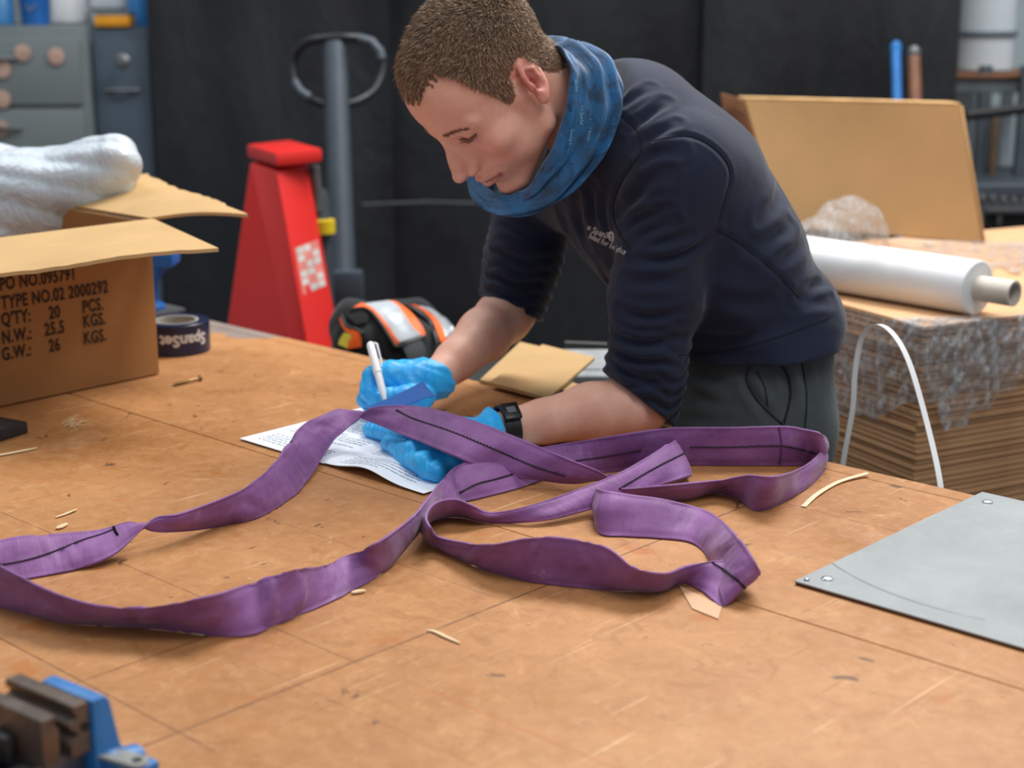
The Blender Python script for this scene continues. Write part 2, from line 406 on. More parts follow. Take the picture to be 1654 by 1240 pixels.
# ---- black sheeting hung behind the man, in drops
def m_curtain():
    t = NT('black_sheeting'); t.col(t.mix(t.ramp(t.noise(1.5, 5, .6), [(.35, 0), (.7, 1)]), sl((26, 28, 31)), sl((40, 43, 48)))); t.set(Roughness=.42, Specular_IOR_Level=.35)
    t.bump(t.noise(5, 5, .6, t.mapv((1, 1, .35)), .4), .7, .03); return t.m
M_CURT = m_curtain()
cu_root = empty('black_curtain', G(830, 4.75), 'tall black plastic sheeting hung in drops behind the man', 'curtain')
def drop(x0, x1, z0, z1, d, ph):
    a = G(x0, d); b = G(x1, d); n = 60; m = 26; g = np.zeros((m, n, 3))
    for i in range(m):
        for j in range(n):
            s = j/(n-1); z = z0+(z1-z0)*i/(m-1); q = a+(b-a)*s
            off = .022*math.sin(s*7+ph+.6*math.sin(z*1.3))+.008*math.sin(s*19+ph*2+z*2.2)+.012*math.sin(z*3+s*5+ph)
            g[i, j] = q+AWY*off+UP*z
    return sheet('curtain_drop', g, .004, M_CURT, cu_root)
drop(272, 640, .02, 3.2, 4.72, 0.3)
drop(600, 1140, .02, 3.2, 4.80, 1.7)
drop(1122, 1510, .02, 3.2, 4.70, 3.1)
MB().tube([P(585, 330, 4.69), P(690, 326, 4.70), P(800, 329, 4.69)], .004, 8).build('light_fold_line', simple('fold_line_grey', (70, 74, 78), .6), cu_root, smooth=True)  # added tube, its lighter grey stands in for light along a fold
rail = MB().tube([G(180, 4.75, 3.22), G(1560, 4.75, 3.22)], .025).build('curtain_rail', M_STEEL, cu_root, smooth=True)

# ================================================================== the bench
X0, X1, Y0, Y1 = -2.95, .75, .28, 1.667
bench = empty('workbench', (-1.1, .97, 0), 'large low orange-brown hardboard workbench covered in scratches and scored lines', 'workbench')
JY = 1.2045
for y0, y1 in ((Y0, JY-.0008), (JY+.0008, 1.636)):
    MB().box(((X0+X1)/2, (y0+y1)/2, TZ-.011), (X1-X0, y1-y0, .022)).build('tabletop_board', M_TABLE, bench, bevel=.0008, seg=1)
MB().box(((X0+X1)/2, (1.6375+Y1)/2, TZ-.0105), (X1-X0, Y1-1.6375, .021)).build('edge_strip', M_TABLE, bench, bevel=.0015, seg=1)
MB().box(((X0+X1)/2, (Y0+Y1)/2, TZ-.0325), (X1-X0-.01, Y1-Y0-.01, .02)).build('under_board', M_FRAMEWOOD, bench)
for yy in (Y0+.06, Y1-.09): MB().box(((X0+X1)/2, yy, TZ-.09), (X1-X0-.1, .045, .095)).build('rail', M_FRAMEWOOD, bench, bevel=.003)
for xx in (X0+.12, -1.1, X1-.12):
    for yy in (Y0+.1, Y1-.16): MB().box((xx, yy, (TZ-.042)/2), (.075, .075, TZ-.042)).build('leg', M_FRAMEWOOD, bench, bevel=.004)

# ================================================================== the sling
W_S = .052
# (A x,y, B x,y, lowest edge height mm, lowest is 'A' or 'B', lean: f away / n near / number mm for the upper edge)
ST = [
 (-150,893,-140,950,3,'B','f'),(-60,888,-50,950,3,'B','f'),(20,868,30,938,4,'B','f'),(90,862,110,924,6,'B','f'),(160,856,180,898,10,'B',26),(212,843,220,864,22,'B',32),
 (245,858,250,836,20,'A',34),(290,858,290,829,10,'A',34),(350,851,350,808,5,'A',36),(420,835,400,784,4,'A',40),(480,797,448,741,5,'A',42),(532,722,484,690,20,'A',50),(560,692,520,671,34,'A',50),(577,679,553,661,42,'A',50),
 (602,658,592,679,42,'B',60),(680,657,660,706,42,'B',70),(760,678,730,735,44,'B',72),(845,710,800,764,16,'B',52),(918,741,875,776,8,'B',40),(965,760,935,780,8,'B',26),
 (1000,779,1000,764,6,'A',10),(1045,780,1030,750,6,'A',9),(1105,772,1082,722,6,'A',8),
 (1114,769,1087,712,16,'A',44),(1064,785,1035,744,14,'A',40),(1010,806,980,772,12,'A',34),(895,838,870,812,7,'A',22),(821,845,797,827,4,'A',14),
 (780,843,765,817,3,'A',26),(742,835,735,806,3,'A',34),(705,838,704,812,3,'A',40),(683,853,688,832,3,'A',40),(688,872,695,852,3,'A',36),
 (715,889,712,868,3,'A',20),(773,916,787,879,2,'A',36),(845,937,850,869,2,'A','n'),(899,945,899,867,2,'A','n'),(960,951,976,882,2,'A','n'),(1015,954,1024,916,2,'A',38),(1066,954,1073,926,3,'A',30),
 (1100,942,1108,914,4,'A',26),(1132,955,1155,906,3,'A',24),(1158,976,1205,908,2,'A',22),(1166,979,1228,926,3,'A',26),
 (1163,955,1216,900,8,'A',44),(1148,908,1188,862,5,'A',48),(1118,878,1148,828,3,'A','f'),(1060,870,1080,808,3,'A','f'),(1010,867,1020,799,3,'A','f'),(967,861,971,791,3,'A','f'),
 (967,820,970,786,3,'A',24),(1010,813,1012,789,3,'A',24),(1060,812,1060,785,3,'A',26),(1110,807,1112,780,3,'A',28),(1150,796,1165,775,3,'A',26),(1190,805,1208,767,3,'A','n'),(1223,825,1250,769,2,'A','n'),(1270,808,1290,757,2,'A','f'),(1308,784,1320,736,2,'A','f'),
 (1331,758,1334,712,2,'A','f'),(1322,752,1326,700,2,'A',50),(1298,752,1298,693,2,'A','n'),(1262,752,1266,688,2,'A','n'),(1180,752,1180,690,2,'A','n'),(1090,752,1082,691,2,'A','n'),(1005,760,995,703,2,'A','n'),(895,772,879,722,3,'A','f'),(835,790,815,735,3,'A','f'),
 (765,808,748,748,4,'A','f'),(722,818,716,773,4,'A','f'),(692,840,690,806,5,'A',44),(670,868,662,838,8,'A',42),(624,920,605,878,6,'A',42),(570,955,556,899,3,'A','f'),
 (505,985,518,914,2,'A','f'),(450,1008,471,919,2,'A','f'),(404,1027,406,940,2,'A','f'),(339,1026,339,962,2,'A','n'),(237,1014,237,980,3,'A','n'),(165,1010,169,979,3,'A','n'),(110,1006,115,967,3,'A','n'),(51,993,60,945,3,'A','n'),(0,980,-4,911,3,'A','n'),(-70,965,-64,885,3,'A','f'),(-140,935,-135,880,3,'A',46),(-175,925,-165,905,14,'A',40)]
EA, EB = [], []
for ax, ay, bx, by, zl, lowk, up in ST:
    (lx, ly), (hx, hy) = ((ax, ay), (bx, by)) if lowk == 'A' else ((bx, by), (ax, ay))
    if zl <= 6: zl = .5
    Lp = T(lx, ly, zl/1000)
    if isinstance(up, str):
        zs = np.linspace(max(zl/1000, .001), .054, 220); ds = np.array([abs(np.linalg.norm(T(hx, hy, z)-Lp)-W_S) for z in zs])
        loc = [i for i in range(1, 219) if ds[i] <= ds[i-1] and ds[i] <= ds[i+1]]
        i = (max(loc) if up == 'n' else min(loc)) if loc else int(ds.argmin()); Hp = T(hx, hy, zs[i])
    else: Hp = T(hx, hy, up/1000)
    a, b = (Lp, Hp) if lowk == 'A' else (Hp, Lp); EA.append(a); EB.append(b)
EA, EB = np.array(EA), np.array(EB)
NSUB = 9
SA, SB = cr_spline(EA, NSUB, True), cr_spline(EB, NSUB, True)
SA[:, 2] = np.maximum(SA[:, 2], TZ+.0006); SB[:, 2] = np.maximum(SB[:, 2], TZ+.0006)
def build_sling():
    n = len(SA); mid = (SA+SB)/2; tg = np.roll(mid, -1, 0)-np.roll(mid, 1, 0); tg /= np.linalg.norm(tg, axis=1, keepdims=True)+1e-9
    arc = np.concatenate([[0], np.cumsum(np.linalg.norm(np.diff(mid, axis=0), axis=1))])
    cr_ = SB-SA; wdt = np.linalg.norm(cr_, axis=1, keepdims=True); no = np.cross(tg, cr_/wdt); no /= np.linalg.norm(no, axis=1, keepdims=True)+1e-9
    for i in range(1, n):                         # keep the normal from flipping
        if no[i]@no[i-1] < 0 and abs(no[i]@no[i-1]) > .4: pass
    for _ in range(2): no = (np.roll(no, 1, 0)+no*2+np.roll(no, -1, 0)); no /= np.linalg.norm(no, axis=1, keepdims=True)+1e-9
    K = 13; vs = []; uv = []
    prof = [(0.0, .0011), (.035, .0014), (.06, .0010), (.12, .0022), (.25, .0029), (.42, .0032), (.5, .0033), (.58, .0032), (.75, .0029), (.88, .0022), (.94, .0010), (.965, .0014), (1.0, .0011)]
    for i in range(n):
        for side in (1, -1):
            for k, (s, h) in (list(enumerate(prof)) if side == 1 else list(enumerate(prof))[::-1]):
                a = arc[i]; full = math.sin(math.pi*s)**.7
                ripple = .0011*math.sin(a*95+3*s+2*math.sin(a*13))*math.sin(a*17+1)+.0014*math.sin(a*38+5*s)*math.sin(a*7)
                p = SA[i]+(SB[i]-SA[i])*s+no[i]*(side*h+ripple*full*1.2)
                if p[2] < TZ+.0004: p[2] = TZ+.0004
                vs.append(p); uv.append((a, s*.05, 0))
    R_ = 2*K; fs = []
    for i in range(n):
        for k in range(R_): fs.append((i*R_+k, i*R_+(k+1) % R_, ((i+1) % n)*R_+(k+1) % R_, ((i+1) % n)*R_+k))
    return np.array(vs), fs, np.array(uv)
sv, sf, suv = build_sling()
SQ = np.array(sf); stre = bvh(sv, sf)
for pts, wd, am_ in [([(752, 906), (768, 893), (791, 882)], .004, .0016), ([(852, 918), (856, 895), (868, 874)], .003, .0022), ([(938, 912), (941, 895), (951, 880)], .003, .0018), ([(1012, 938), (1020, 925), (1024, 918)], .003, .002), ([(1088, 846), (1092, 835), (1095, 822)], .003, .0018), ([(1168, 885), (1180, 870), (1192, 860)], .004, .002),
        ([(455, 735), (470, 722), (500, 716)], .005, .003), ([(430, 770), (450, 775), (465, 800)], .004, .0022), ([(400, 800), (420, 806), (436, 822)], .004, .002), ([(470, 765), (482, 772), (488, 785)], .004, .002), ([(510, 700), (520, 694), (536, 700)], .004, .002), ([(70, 868), (78, 885), (84, 900)], .003, .002), ([(108, 880), (116, 900), (126, 908)], .003, .002),
        ([(205, 975), (230, 990), (240, 1005)], .006, .002), ([(285, 985), (300, 1000), (340, 998)], .006, .002), ([(430, 940), (440, 965), (436, 985)], .006, .0022), ([(478, 930), (490, 950), (488, 975)], .005, .002), ([(540, 915), (552, 930), (560, 945)], .005, .002), ([(590, 900), (606, 905), (618, 915)], .004, .002), ([(735, 770), (742, 785), (752, 800)], .003, .0018), ([(1075, 700), (1078, 712), (1072, 725)], .003, .0018), ([(1300, 712), (1306, 724), (1300, 740)], .003, .0018), ([(1170, 780), (1180, 790), (1196, 795)], .003, .0016), ([(1180, 930), (1196, 925), (1212, 928)], .003, .0018), ([(905, 755), (912, 764), (918, 772)], .003, .0016)]:
    sv = crease(sv, SQ, stre, pts, wd, am_*1.35, .7)
sv[:, 2] = np.maximum(sv[:, 2], TZ+.0004)
sling = mesh('round_sling', sv, sf, M_SLING, True, None, ('long purple round webbing sling looped and twisted across the bench', 'lifting sling'))
at = sling.data.attributes.new('uvw', 'FLOAT_VECTOR', 'POINT'); at.data.foreach_set('vector', suv.astype(np.float32).ravel())
sling_tree = bvh(sv, sf)
def stitched(pts, r=.0009, mat=M_BLACKTHREAD, name='stitch_line', sub=26):
    pl = trace(sling_tree, pts, sub, .0004)
    if len(pl) < 3: return
    pl = [p for i, p in enumerate(pl) if i == 0 or np.linalg.norm(p-pl[i-1]) < .03]
    mb = MB(); z = []
    for i, p in enumerate(pl):
        t = nrm(pl[min(i+1, len(pl)-1)]-pl[max(i-1, 0)]); s = nrm(np.cross(t, p-CAM)); z.append(p+s*(.0007 if i % 2 else -.0007))
    mb.tube(z, r, 5).build(name, mat, sling, smooth=True)
stitched([(-10, 914), (40, 905), (80, 893), (130, 873), (165, 862), (186, 853)])
stitched([(640, 662), (668, 676), (730, 697), (800, 726), (860, 752), (912, 769)])
stitched([(742, 796), (770, 782), (800, 774), (828, 766)])
stitched([(930, 744), (980, 737), (1035, 727)])
stitched([(1115, 722), (1180, 722), (1255, 720), (1290, 725), (1318, 733)])
stitched([(1000, 790), (1040, 766), (1075, 747), (1106, 732)])
stitched([(1150, 908), (1172, 922), (1192, 938), (1204, 950)])
stitched([(1258, 690), (1262, 718), (1259, 750)], .0008, M_PURPLETHREAD)
stitched([(183, 850), (186, 858), (190, 864)], .0009)

# pale tag lying half under the right-hand fold
tg_ = [T(1096, 945, .0006), T(1166, 980, .0006), T(1160, 1000, .0006), T(1118, 983, .0006)]
tgo = MB().prism(tg_, UP*.0006).build('care_tag', simple('pale_tag', (206, 164, 126), .6, 0, .04), sling); tgo['label'] = 'pale tan tag'
# ================================================================== the man
person = empty('person', (-1.2, 1.86, 0), 'man in a dark navy top leaning over the bench writing on papers in blue gloves', 'person')
# ---- head frame found from where eyes, ears, nose and chin are seen: x forward, y his left, z up (cm)
def Rzyx(a, b, c):
    ca, sa, cb, sb, cc, sc = math.cos(a), math.sin(a), math.cos(b), math.sin(b), math.cos(c), math.sin(c)
    return np.array([[ca, -sa, 0], [sa, ca, 0], [0, 0, 1]])@np.array([[cb, 0, sb], [0, 1, 0], [-sb, 0, cb]])@np.array([[1, 0, 0], [0, cc, -sc], [0, sc, cc]])
HR = Rzyx(math.radians(-102.6), math.radians(52.4), math.radians(1.3)); HS = 1.036*.01; HC = np.array([-1.438, 1.499, 1.354])
def H(l): return HC+HR@(np.asarray(l, float)*HS)
def HL(p): return ((p-HC.astype(np.float32))@HR.astype(np.float32))/HS     # world -> head cm
def head_sdf(p):
    """signed distance in cm, head coordinates"""
    q = p.copy(); m = p.copy(); m[:, 1] = np.abs(p[:, 1])          # m: mirrored
    d = ellp(p, (-.7, 0, 4.7), (9.4, 7.5, 8.4))
    d = smin(d, ellp(p, (3.0, 0, 5.2), (6.5, 6.7, 6.6)), 1.5)
    d = smin(d, ellp(p, (4.6, 0, 1.0), (4.6, 6.0, 5.2)), 1.5)          # upper face
    d = smin(d, ellp(p, (4.0, 0, -3.0), (4.9, 5.0, 6.0)), 1.6)        # lower face
    d = smin(d, cone(m, (.6, 5.6, 0), (1.2, 5.2, -5.2), 1.3, 1.2), 1.8)   # ramus
    d = smin(d, cone(m, (1.2, 5.1, -5.4), (7.3, 1.6, -8.8), 1.25, 1.35), 1.8)
    d = smin(d, ellp(p, (8.0, 0, -8.6), (1.9, 2.1, 1.7)), .9)            # chin
    d = smin(d, ellp(m, (4.6, 3.9, -3.2), (3.0, 2.0, 3.4)), 1.5)        # cheek
    d = smin(d, ellp(m, (5.9, 4.5, -1.2), (2.2, 1.9, 1.7)), 1.4)        # cheekbone
    d = smin(d, ellp(p, (7.2, 0, -4.7), (3.1, 3.1, 3.0)), 1.3)            # muzzle
    d = smin(d, cone(m, (8.8, 1.1, 3.6), (6.9, 5.0, 3.3), .75, .7), .9)   # brow ridge
    d = smax(d, -ellp(m, (9.9, 3.3, 2.15), (1.8, 1.9, 1.2)), .9)         # sockets
    d = smin(d, ellp(m, (7.2, 3.3, 2.0), (1.35, 1.5, 1.1)), .25)       # lids over the eyeball
    lid = cone(m, (8.3, 2.0, 1.65), (8.6, 3.3, 1.4), .1, .1); lid = np.minimum(lid, cone(m, (8.6, 3.3, 1.4), (7.7, 4.6, 1.65), .1, .1))
    d = smax(d, -(lid-.04), .12)
    d = smin(d, cone(m, (8.8, 1.9, 2.75), (7.3, 5.0, 2.7), .42, .35), .5)     # upper lid fold
    d = smin(d, cone(p, (8.6, 0, 2.9), (10.6, 0, -.6), .80, .85), 1.3)         # bridge
    d = smin(d, cone(p, (10.3, 0, -.2), (11.9, 0, -2.0), .82, .84), .9)        # nose
    d = smin(d, cone(m, (8.6, 1.2, .6), (9.3, 1.3, -1.6), .9, .9), .9)
    d = smin(d, ellp(m, (10.3, 1.15, -2.5), (1.05, .75, .78)), .45)        # wings
    d = smin(d, cone(p, (11.6, 0, -2.5), (9.6, 0, -3.3), .45, .6), .5)
    d = smax(d, -cone(m, (10.9, .72, -3.5), (10.5, .6, -2.6), .32, .28), .2)   # nostrils
    d = smin(d, cone(m, (10.35, .35, -4.75), (9.0, 2.5, -5.35), .50, .22), .35)  # upper lip
    d = smin(d, cone(m, (10.1, .3, -5.95), (8.95, 2.3, -5.55), .58, .22), .35)  # lower lip
    mo = np.minimum(cone(m, (10.9, 0, -5.28), (10.2, 1.2, -5.32), .09, .09), cone(m, (10.2, 1.2, -5.32), (9.0, 2.75, -5.5), .09, .12))
    d = smax(d, -(mo-.06), .18)
    d = smax(d, -ellp(p, (10.3, 0, -7.2), (.9, 1.6, .55)), .8)             # dip under the lip
    d = smax(d, -cone(m, (9.2, 2.7, -3.6), (8.4, 3.4, -5.0), .03, .03)+.0, .5)
    # ears
    e = m-np.array([-1.1, 7.55, .4], np.float32); th = math.radians(24); c, s = math.cos(th), math.sin(th)
    ex = e[:, 0]*c+e[:, 1]*s; ey = -e[:, 0]*s+e[:, 1]*c; ez = e[:, 2]; tl = .20; ex, ez = ex+ez*tl, ez-ex*tl   # ey: away from the head
    E3 = np.stack([-ex, ey, ez], 1)                                        # +x to the back of the ear
    out = ellp(E3, (.35, .1, .35), (1.95, .62, 3.15))
    out = smin(out, ellp(E3, (-.35, -.1, -2.3), (1.0, .55, 1.1)), .5)
    dish = ellp(E3, (.15, .75, .55), (1.40, .75, 2.35)); out = smax(out, -dish, .25)
    out = smin(out, cone(E3, (.95, .30, -1.0), (.95, .35, 1.1), .22, .24), .25)      # antihelix
    out = smin(out, cone(E3, (.95, .35, 1.1), (-.1, .2, 1.9), .24, .18), .25)
    out = smax(out, -ellp(E3, (-.2, .5, -.35), (.75, .95, .85)), .2)               # concha
    out = smin(out, ellp(E3, (-1.15, .15, -.3), (.5, .5, .65)), .3)                # tragus
    d = smin(d, out, .35)
    return d
# ---- skeleton in the bench room, metres
SIDE = nrm([.93, -.36, .05])                       # his left
pelvis, waist, midb, chest, upper, neckb = (P(1200, 640, 2.235), P(1212, 535, 2.235), P(1140, 420, 2.20), P(1070, 315, 2.175), P(1000, 225, 2.15), P(940, 190, 2.13))
SHL, SHR = P(1090, 272, 2.03), P(872, 300, 2.33)
ELL, WRL = P(1034, 655, 2.115), P(822, 690, 2.055)
ELR, WRR = P(826, 500, 2.36), P(703, 612, 2.20)
def torso_sdf(p, g=0.0):
    S = SIDE
    d = eseg(p, pelvis, waist, (.165+g, .105+g), (.150+g, .102+g), S)
    d = smin(d, eseg(p, waist, midb, (.150+g, .102+g), (.160+g, .120+g), S), .03)
    d = smin(d, eseg(p, midb, chest, (.160+g, .120+g), (.175+g, .125+g), S), .03)
    d = smin(d, eseg(p, chest, upper, (.175+g, .125+g), (.150+g, .105+g), S), .03)
    d = smin(d, cone(p, upper+(SHL-upper)*.25, SHL, .085+g, .066+g), .05)
    d = smin(d, cone(p, upper+(SHR-upper)*.25, SHR, .085+g, .066+g), .05)
    return d
# hands: chains of joints (metres), used for body and gloves
def TT(x, y, z): return T(x, y, z)
HAND_R = dict(palm=[(P(700, 613, 2.2), .027), (P(668, 617, 2.185), .032), (P(632, 612, 2.18), .029)],
    thumb=[(P(682, 640, 2.165), .016), (P(655, 640, 2.145), .0135), (P(628, 640, 2.14), .0115)],
    index=[(P(634, 602, 2.17), .0135), (P(602, 607, 2.165), .0125), (P(596, 632, 2.155), .0115), (P(613, 648, 2.15), .0095)],
    middle=[(P(632, 612, 2.19), .0135), (P(598, 624, 2.185), .0125), (P(592, 645, 2.175), .0115), (P(608, 655, 2.165), .0095)],
    ring=[(P(636, 624, 2.2), .013), (P(604, 638, 2.20), .012), (P(600, 654, 2.19), .011), (P(618, 662, 2.18), .0095)],
    little=[(P(644, 634, 2.21), .012), (P(618, 650, 2.205), .011), (P(616, 661, 2.20), .010), (P(632, 668, 2.19), .0085)])
HAND_L = dict(palm=[(WRL+UP*.0, .024), (T(775, 710, .022), .026), (T(722, 720, .020), .025), (T(735, 745, .022), .021)],
    thumb=[(T(758, 694, .024), .014), (T(722, 686, .026), .0125), (T(690, 682, .026), .0105)],
    index=[(T(706, 712, .028), .0135), (T(662, 708, .026), .0118), (T(628, 699, .018), .0108), (T(598, 694, .012), .0095)],
    middle=[(T(706, 724, .026), .0135), (T(668, 728, .025), .0118), (T(645, 725, .015), .0108), (T(628, 717, .011), .0095)],
    ring=[(T(712, 738, .024), .013), (T(682, 746, .023), .0115), (T(664, 745, .014), .0105), (T(650, 738, .0105), .0095)],
    little=[(T(724, 750, .020), .012), (T(704, 761, .017), .0105), (T(692, 762, .012), .0095), (T(680, 757, .010), .0085)])
def hand_sdf(p, Hd, g):
    d = chain(p, [a for a, r in Hd['palm']], [r*.86+g for a, r in Hd['palm']], .012)
    pc = Hd['palm'][1][0]
    for f in ('index', 'middle', 'ring', 'little', 'thumb'):
        pts = [a for a, r in Hd[f]]; rs = [r+g for a, r in Hd[f]]
        if f == 'thumb': pts = [pc]+pts; rs = [.018+g]+rs
        else: pts = [pc*.6+Hd[f][0][0]*.4]+pts; rs = [.013+g]+rs
        d = smin(d, chain(p, pts, rs, .004), .0045)
    return d
FAL = [ELL+UP*.0, ELL*.62+WRL*.38+UP*.002, ELL*.25+WRL*.75, WRL]
FAR_ = [ELR, ELR*.62+WRR*.38, ELR*.25+WRR*.75, WRR]
def body_sdf(p):
    d = torso_sdf(p, -.034)
    d = smin(d, cone(p, neckb+(upper-neckb)*.6, H((-3.2, 0, -1.5)), .058, .059), .03)
    for A_, S_, F_, Hd in ((ELL, SHL, FAL, HAND_L), (ELR, SHR, FAR_, HAND_R)):
        d = smin(d, cone(p, S_, A_, .050, .037), .03)
        arm = chain(p, F_, [.0385, .0385, .0285, .0245], .01); arm = smin(arm, ellp(p, F_[0]*.7+F_[1]*.3, (.042, .042, .039)), .01)
        arm = smin(arm, hand_sdf(p, Hd, -.002), .008); d = smin(d, arm, .006)
    hm = np.linalg.norm(p-HC.astype(np.float32), axis=1) < .24
    if hm.any(): d[hm] = smin(d[hm], head_sdf(HL(p[hm]))*HS, .012)
    return d
bv, bq = surf(body_sdf, (-1.80, 1.22, .86), (-1.02, 2.02, 1.56), .0024)
bv = relax(bv, bq, 1, .35)
# ---- skin colour: lips, ear, cheeks, scalp under the hair
hl = HL(bv.astype(np.float32)); am = hl.copy(); am[:, 1] = np.abs(hl[:, 1])
inhead = np.linalg.norm(bv-HC, axis=1) < .2
HLX = np.array([-14, -5.5, -3.6, -2.9, -2.6, .4, .9, 1.9, 2.8, 3.3, 3.9, 4.3, 4.9, 6.9, 8.2, 9.5])
HLZ = np.array([-4.0, -3.6, -1.5, 1.4, 3.4, 3.5, 2.2, 1.1, .9, 3.4, 6.0, 8.4, 10.2, 9.9, 9.1, 8.6])
def hairmask(l):
    """positive inside the hair"""
    z0 = np.interp(l[:, 0], HLX, HLZ); nz = .35*np.sin(l[:, 1]*5+l[:, 0]*3)+.25*np.sin(l[:, 0]*9)
    m = l[:, 2]-z0+nz*.6
    er = (l[:, 0] > -3.9) & (l[:, 0] < .5) & (np.abs(l[:, 1]) > 7.45) & (l[:, 2] < 3.9)
    m[er] = -1
    return m
hm_ = np.where(inhead, hairmask(hl), -1)
skin = np.array(sl((234, 182, 162))); colr = np.tile(skin, (len(bv), 1))
def paint(mask, c, f=1.0):
    global colr
    mm = np.clip(mask, 0, 1)[:, None]*f; colr = colr*(1-mm)+np.array(sl(c))*mm
paint(np.exp(-((am-[7.0, 4.2, -2.2])**2/[6, 5, 6]).sum(1)), (222, 138, 122), .5)
paint(np.exp(-((am-[11.0, 0, -1.8])**2/[2.5, 3, 2.5]).sum(1)), (206, 134, 112), .45)
lipd = np.minimum(segd(am, np.array([[10.5, 0, -4.85], [9.1, 2.5, -5.35]])), segd(am, np.array([[10.4, 0, -5.95], [9.0, 2.35, -5.6]])))
paint(1.25-lipd/.5, (176, 92, 82), .8)
paint((np.abs(am[:, 2]+5.3) < .16)*(am[:, 0] > 8.6)*(am[:, 1] < 2.7), (96, 44, 40), .7)
ear = (am[:, 1] > 7.2)*(am[:, 0] > -4)*(am[:, 0] < 1.4)*(np.abs(am[:, 2]-.3) < 4.2)
paint(ear, (206, 128, 112), .55)
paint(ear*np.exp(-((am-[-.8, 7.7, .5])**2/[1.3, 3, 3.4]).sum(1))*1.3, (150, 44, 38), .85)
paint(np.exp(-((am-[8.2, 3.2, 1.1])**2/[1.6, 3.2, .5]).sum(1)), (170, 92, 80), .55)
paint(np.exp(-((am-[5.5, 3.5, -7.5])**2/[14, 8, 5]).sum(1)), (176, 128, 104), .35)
paint((hm_ > -.25)*1.0, (104, 80, 60), .95)
farm = (bv[:, 2] < 1.2)*(~inhead)
paint(farm*1.0, (228, 180, 158), .6)
paint(farm*np.clip(.5+.9*np.sin(bv[:, 0]*46+np.sin(bv[:, 1]*60)*2)*np.sin(bv[:, 1]*52+1), 0, 1), (206, 136, 112), .35)
def m_skin():
    t = NT('skin'); a = t.n.new('ShaderNodeAttribute'); a.attribute_name = 'tint'
    c = t.mix(t.math('MULTIPLY', t.ramp(t.noise(90, 4, .6), [(.4, 0), (.7, 1)]), .22), a.outputs['Color'], sl((206, 132, 116)))
    t.col(c); t.set(Roughness=.52, Specular_IOR_Level=.4, Subsurface_Weight=.12, Subsurface_Scale=.006)
    t.b.inputs['Subsurface Radius'].default_value = (1, .35, .2)
    b = t.bump(t.noise(700, 3, .6), .18, .0006); t.bump(t.noise(120, 4, .6), .10, .0012, b); return t.m
M_SKIN = m_skin()
btree = bvh(bv, bq)
bv = crease(bv, bq, btree, [(783, 286), (800, 276), (812, 270)], .0035, .0012, .6)
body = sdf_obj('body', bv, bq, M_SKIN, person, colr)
# ---- hair: short cropped strands grown on the scalp
def m_hair():
    t = NT('short_hair'); a = t.n.new('ShaderNodeAttribute'); a.attribute_name = 'tint'; t.col(a.outputs['Color']); t.set(Roughness=.6, Specular_IOR_Level=.3); return t.m
M_HAIR = m_hair()
def strands(name, pos, nor, flow, length, width, cols, parent, label=None):
    n = len(pos); d = nor*.50+flow*.80+RG.normal(size=(n, 3))*.20; d /= np.linalg.norm(d, axis=1, keepdims=True)
    s = np.cross(d, RG.normal(size=(n, 3))); s /= np.linalg.norm(s, axis=1, keepdims=True); s2 = np.cross(d, s)
    L = length[:, None]*(1+RG.normal(size=(n, 1))*.2); b0 = pos-nor*.001; mid = b0+d*L*.55; d2 = d+flow*.35; d2 /= np.linalg.norm(d2, axis=1, keepdims=True); tip = mid+d2*L*.5
    w_ = width; vs = np.stack([b0+s*w_, b0-s*.5*w_+s2*.86*w_, b0-s*.5*w_-s2*.86*w_, mid+s*w_*.8, mid-s*.4*w_+s2*.7*w_, mid-s*.4*w_-s2*.7*w_, tip], 1).reshape(-1, 3)
    b = np.arange(n)*7; q = []
    tri = [(0, 1, 4), (0, 4, 3), (1, 2, 5), (1, 5, 4), (2, 0, 3), (2, 3, 5), (3, 4, 6), (4, 5, 6), (5, 3, 6)]
    F_ = np.stack([np.stack([b+i for i in t_], 1) for t_ in tri], 1).reshape(-1, 3)
    me = bpy.data.meshes.new(name); me.vertices.add(len(vs)); me.vertices.foreach_set('co', vs.astype(np.float32).ravel())
    me.loops.add(len(F_)*3); me.loops.foreach_set('vertex_index', F_.astype(np.int32).ravel()); me.polygons.add(len(F_)); me.polygons.foreach_set('loop_start', np.arange(0, len(F_)*3, 3, dtype=np.int32))
    try: me.polygons.foreach_set('loop_total', np.full(len(F_), 3, dtype=np.int32))
    except Exception: pass
    me.update(calc_edges=True); a = me.color_attributes.new('tint', 'FLOAT_COLOR', 'POINT'); cc = np.repeat(cols, 7, 0); a.data.foreach_set('color', np.hstack([cc, np.ones((len(cc), 1))]).astype(np.float32).ravel())
    return link(name, me, M_HAIR, True, parent)
BN = vnorm(bv, bq)
qa = bq[(hm_[bq] > -.05).all(1)]; ar = np.linalg.norm(np.cross(bv[qa[:, 1]]-bv[qa[:, 0]], bv[qa[:, 3]]-bv[qa[:, 0]]), axis=1)
pick = RG.choice(len(qa), 46000, p=ar/ar.sum()); uvr = RG.random((46000, 2)); q4 = qa[pick]
hp = bv[q4[:, 0]]*((1-uvr[:, :1])*(1-uvr[:, 1:]))+bv[q4[:, 1]]*(uvr[:, :1]*(1-uvr[:, 1:]))+bv[q4[:, 2]]*(uvr[:, :1]*uvr[:, 1:])+bv[q4[:, 3]]*((1-uvr[:, :1])*uvr[:, 1:])
hn = BN[q4[:, 0]]; hll = HL(hp.astype(np.float32)); hmk = hairmask(hll)
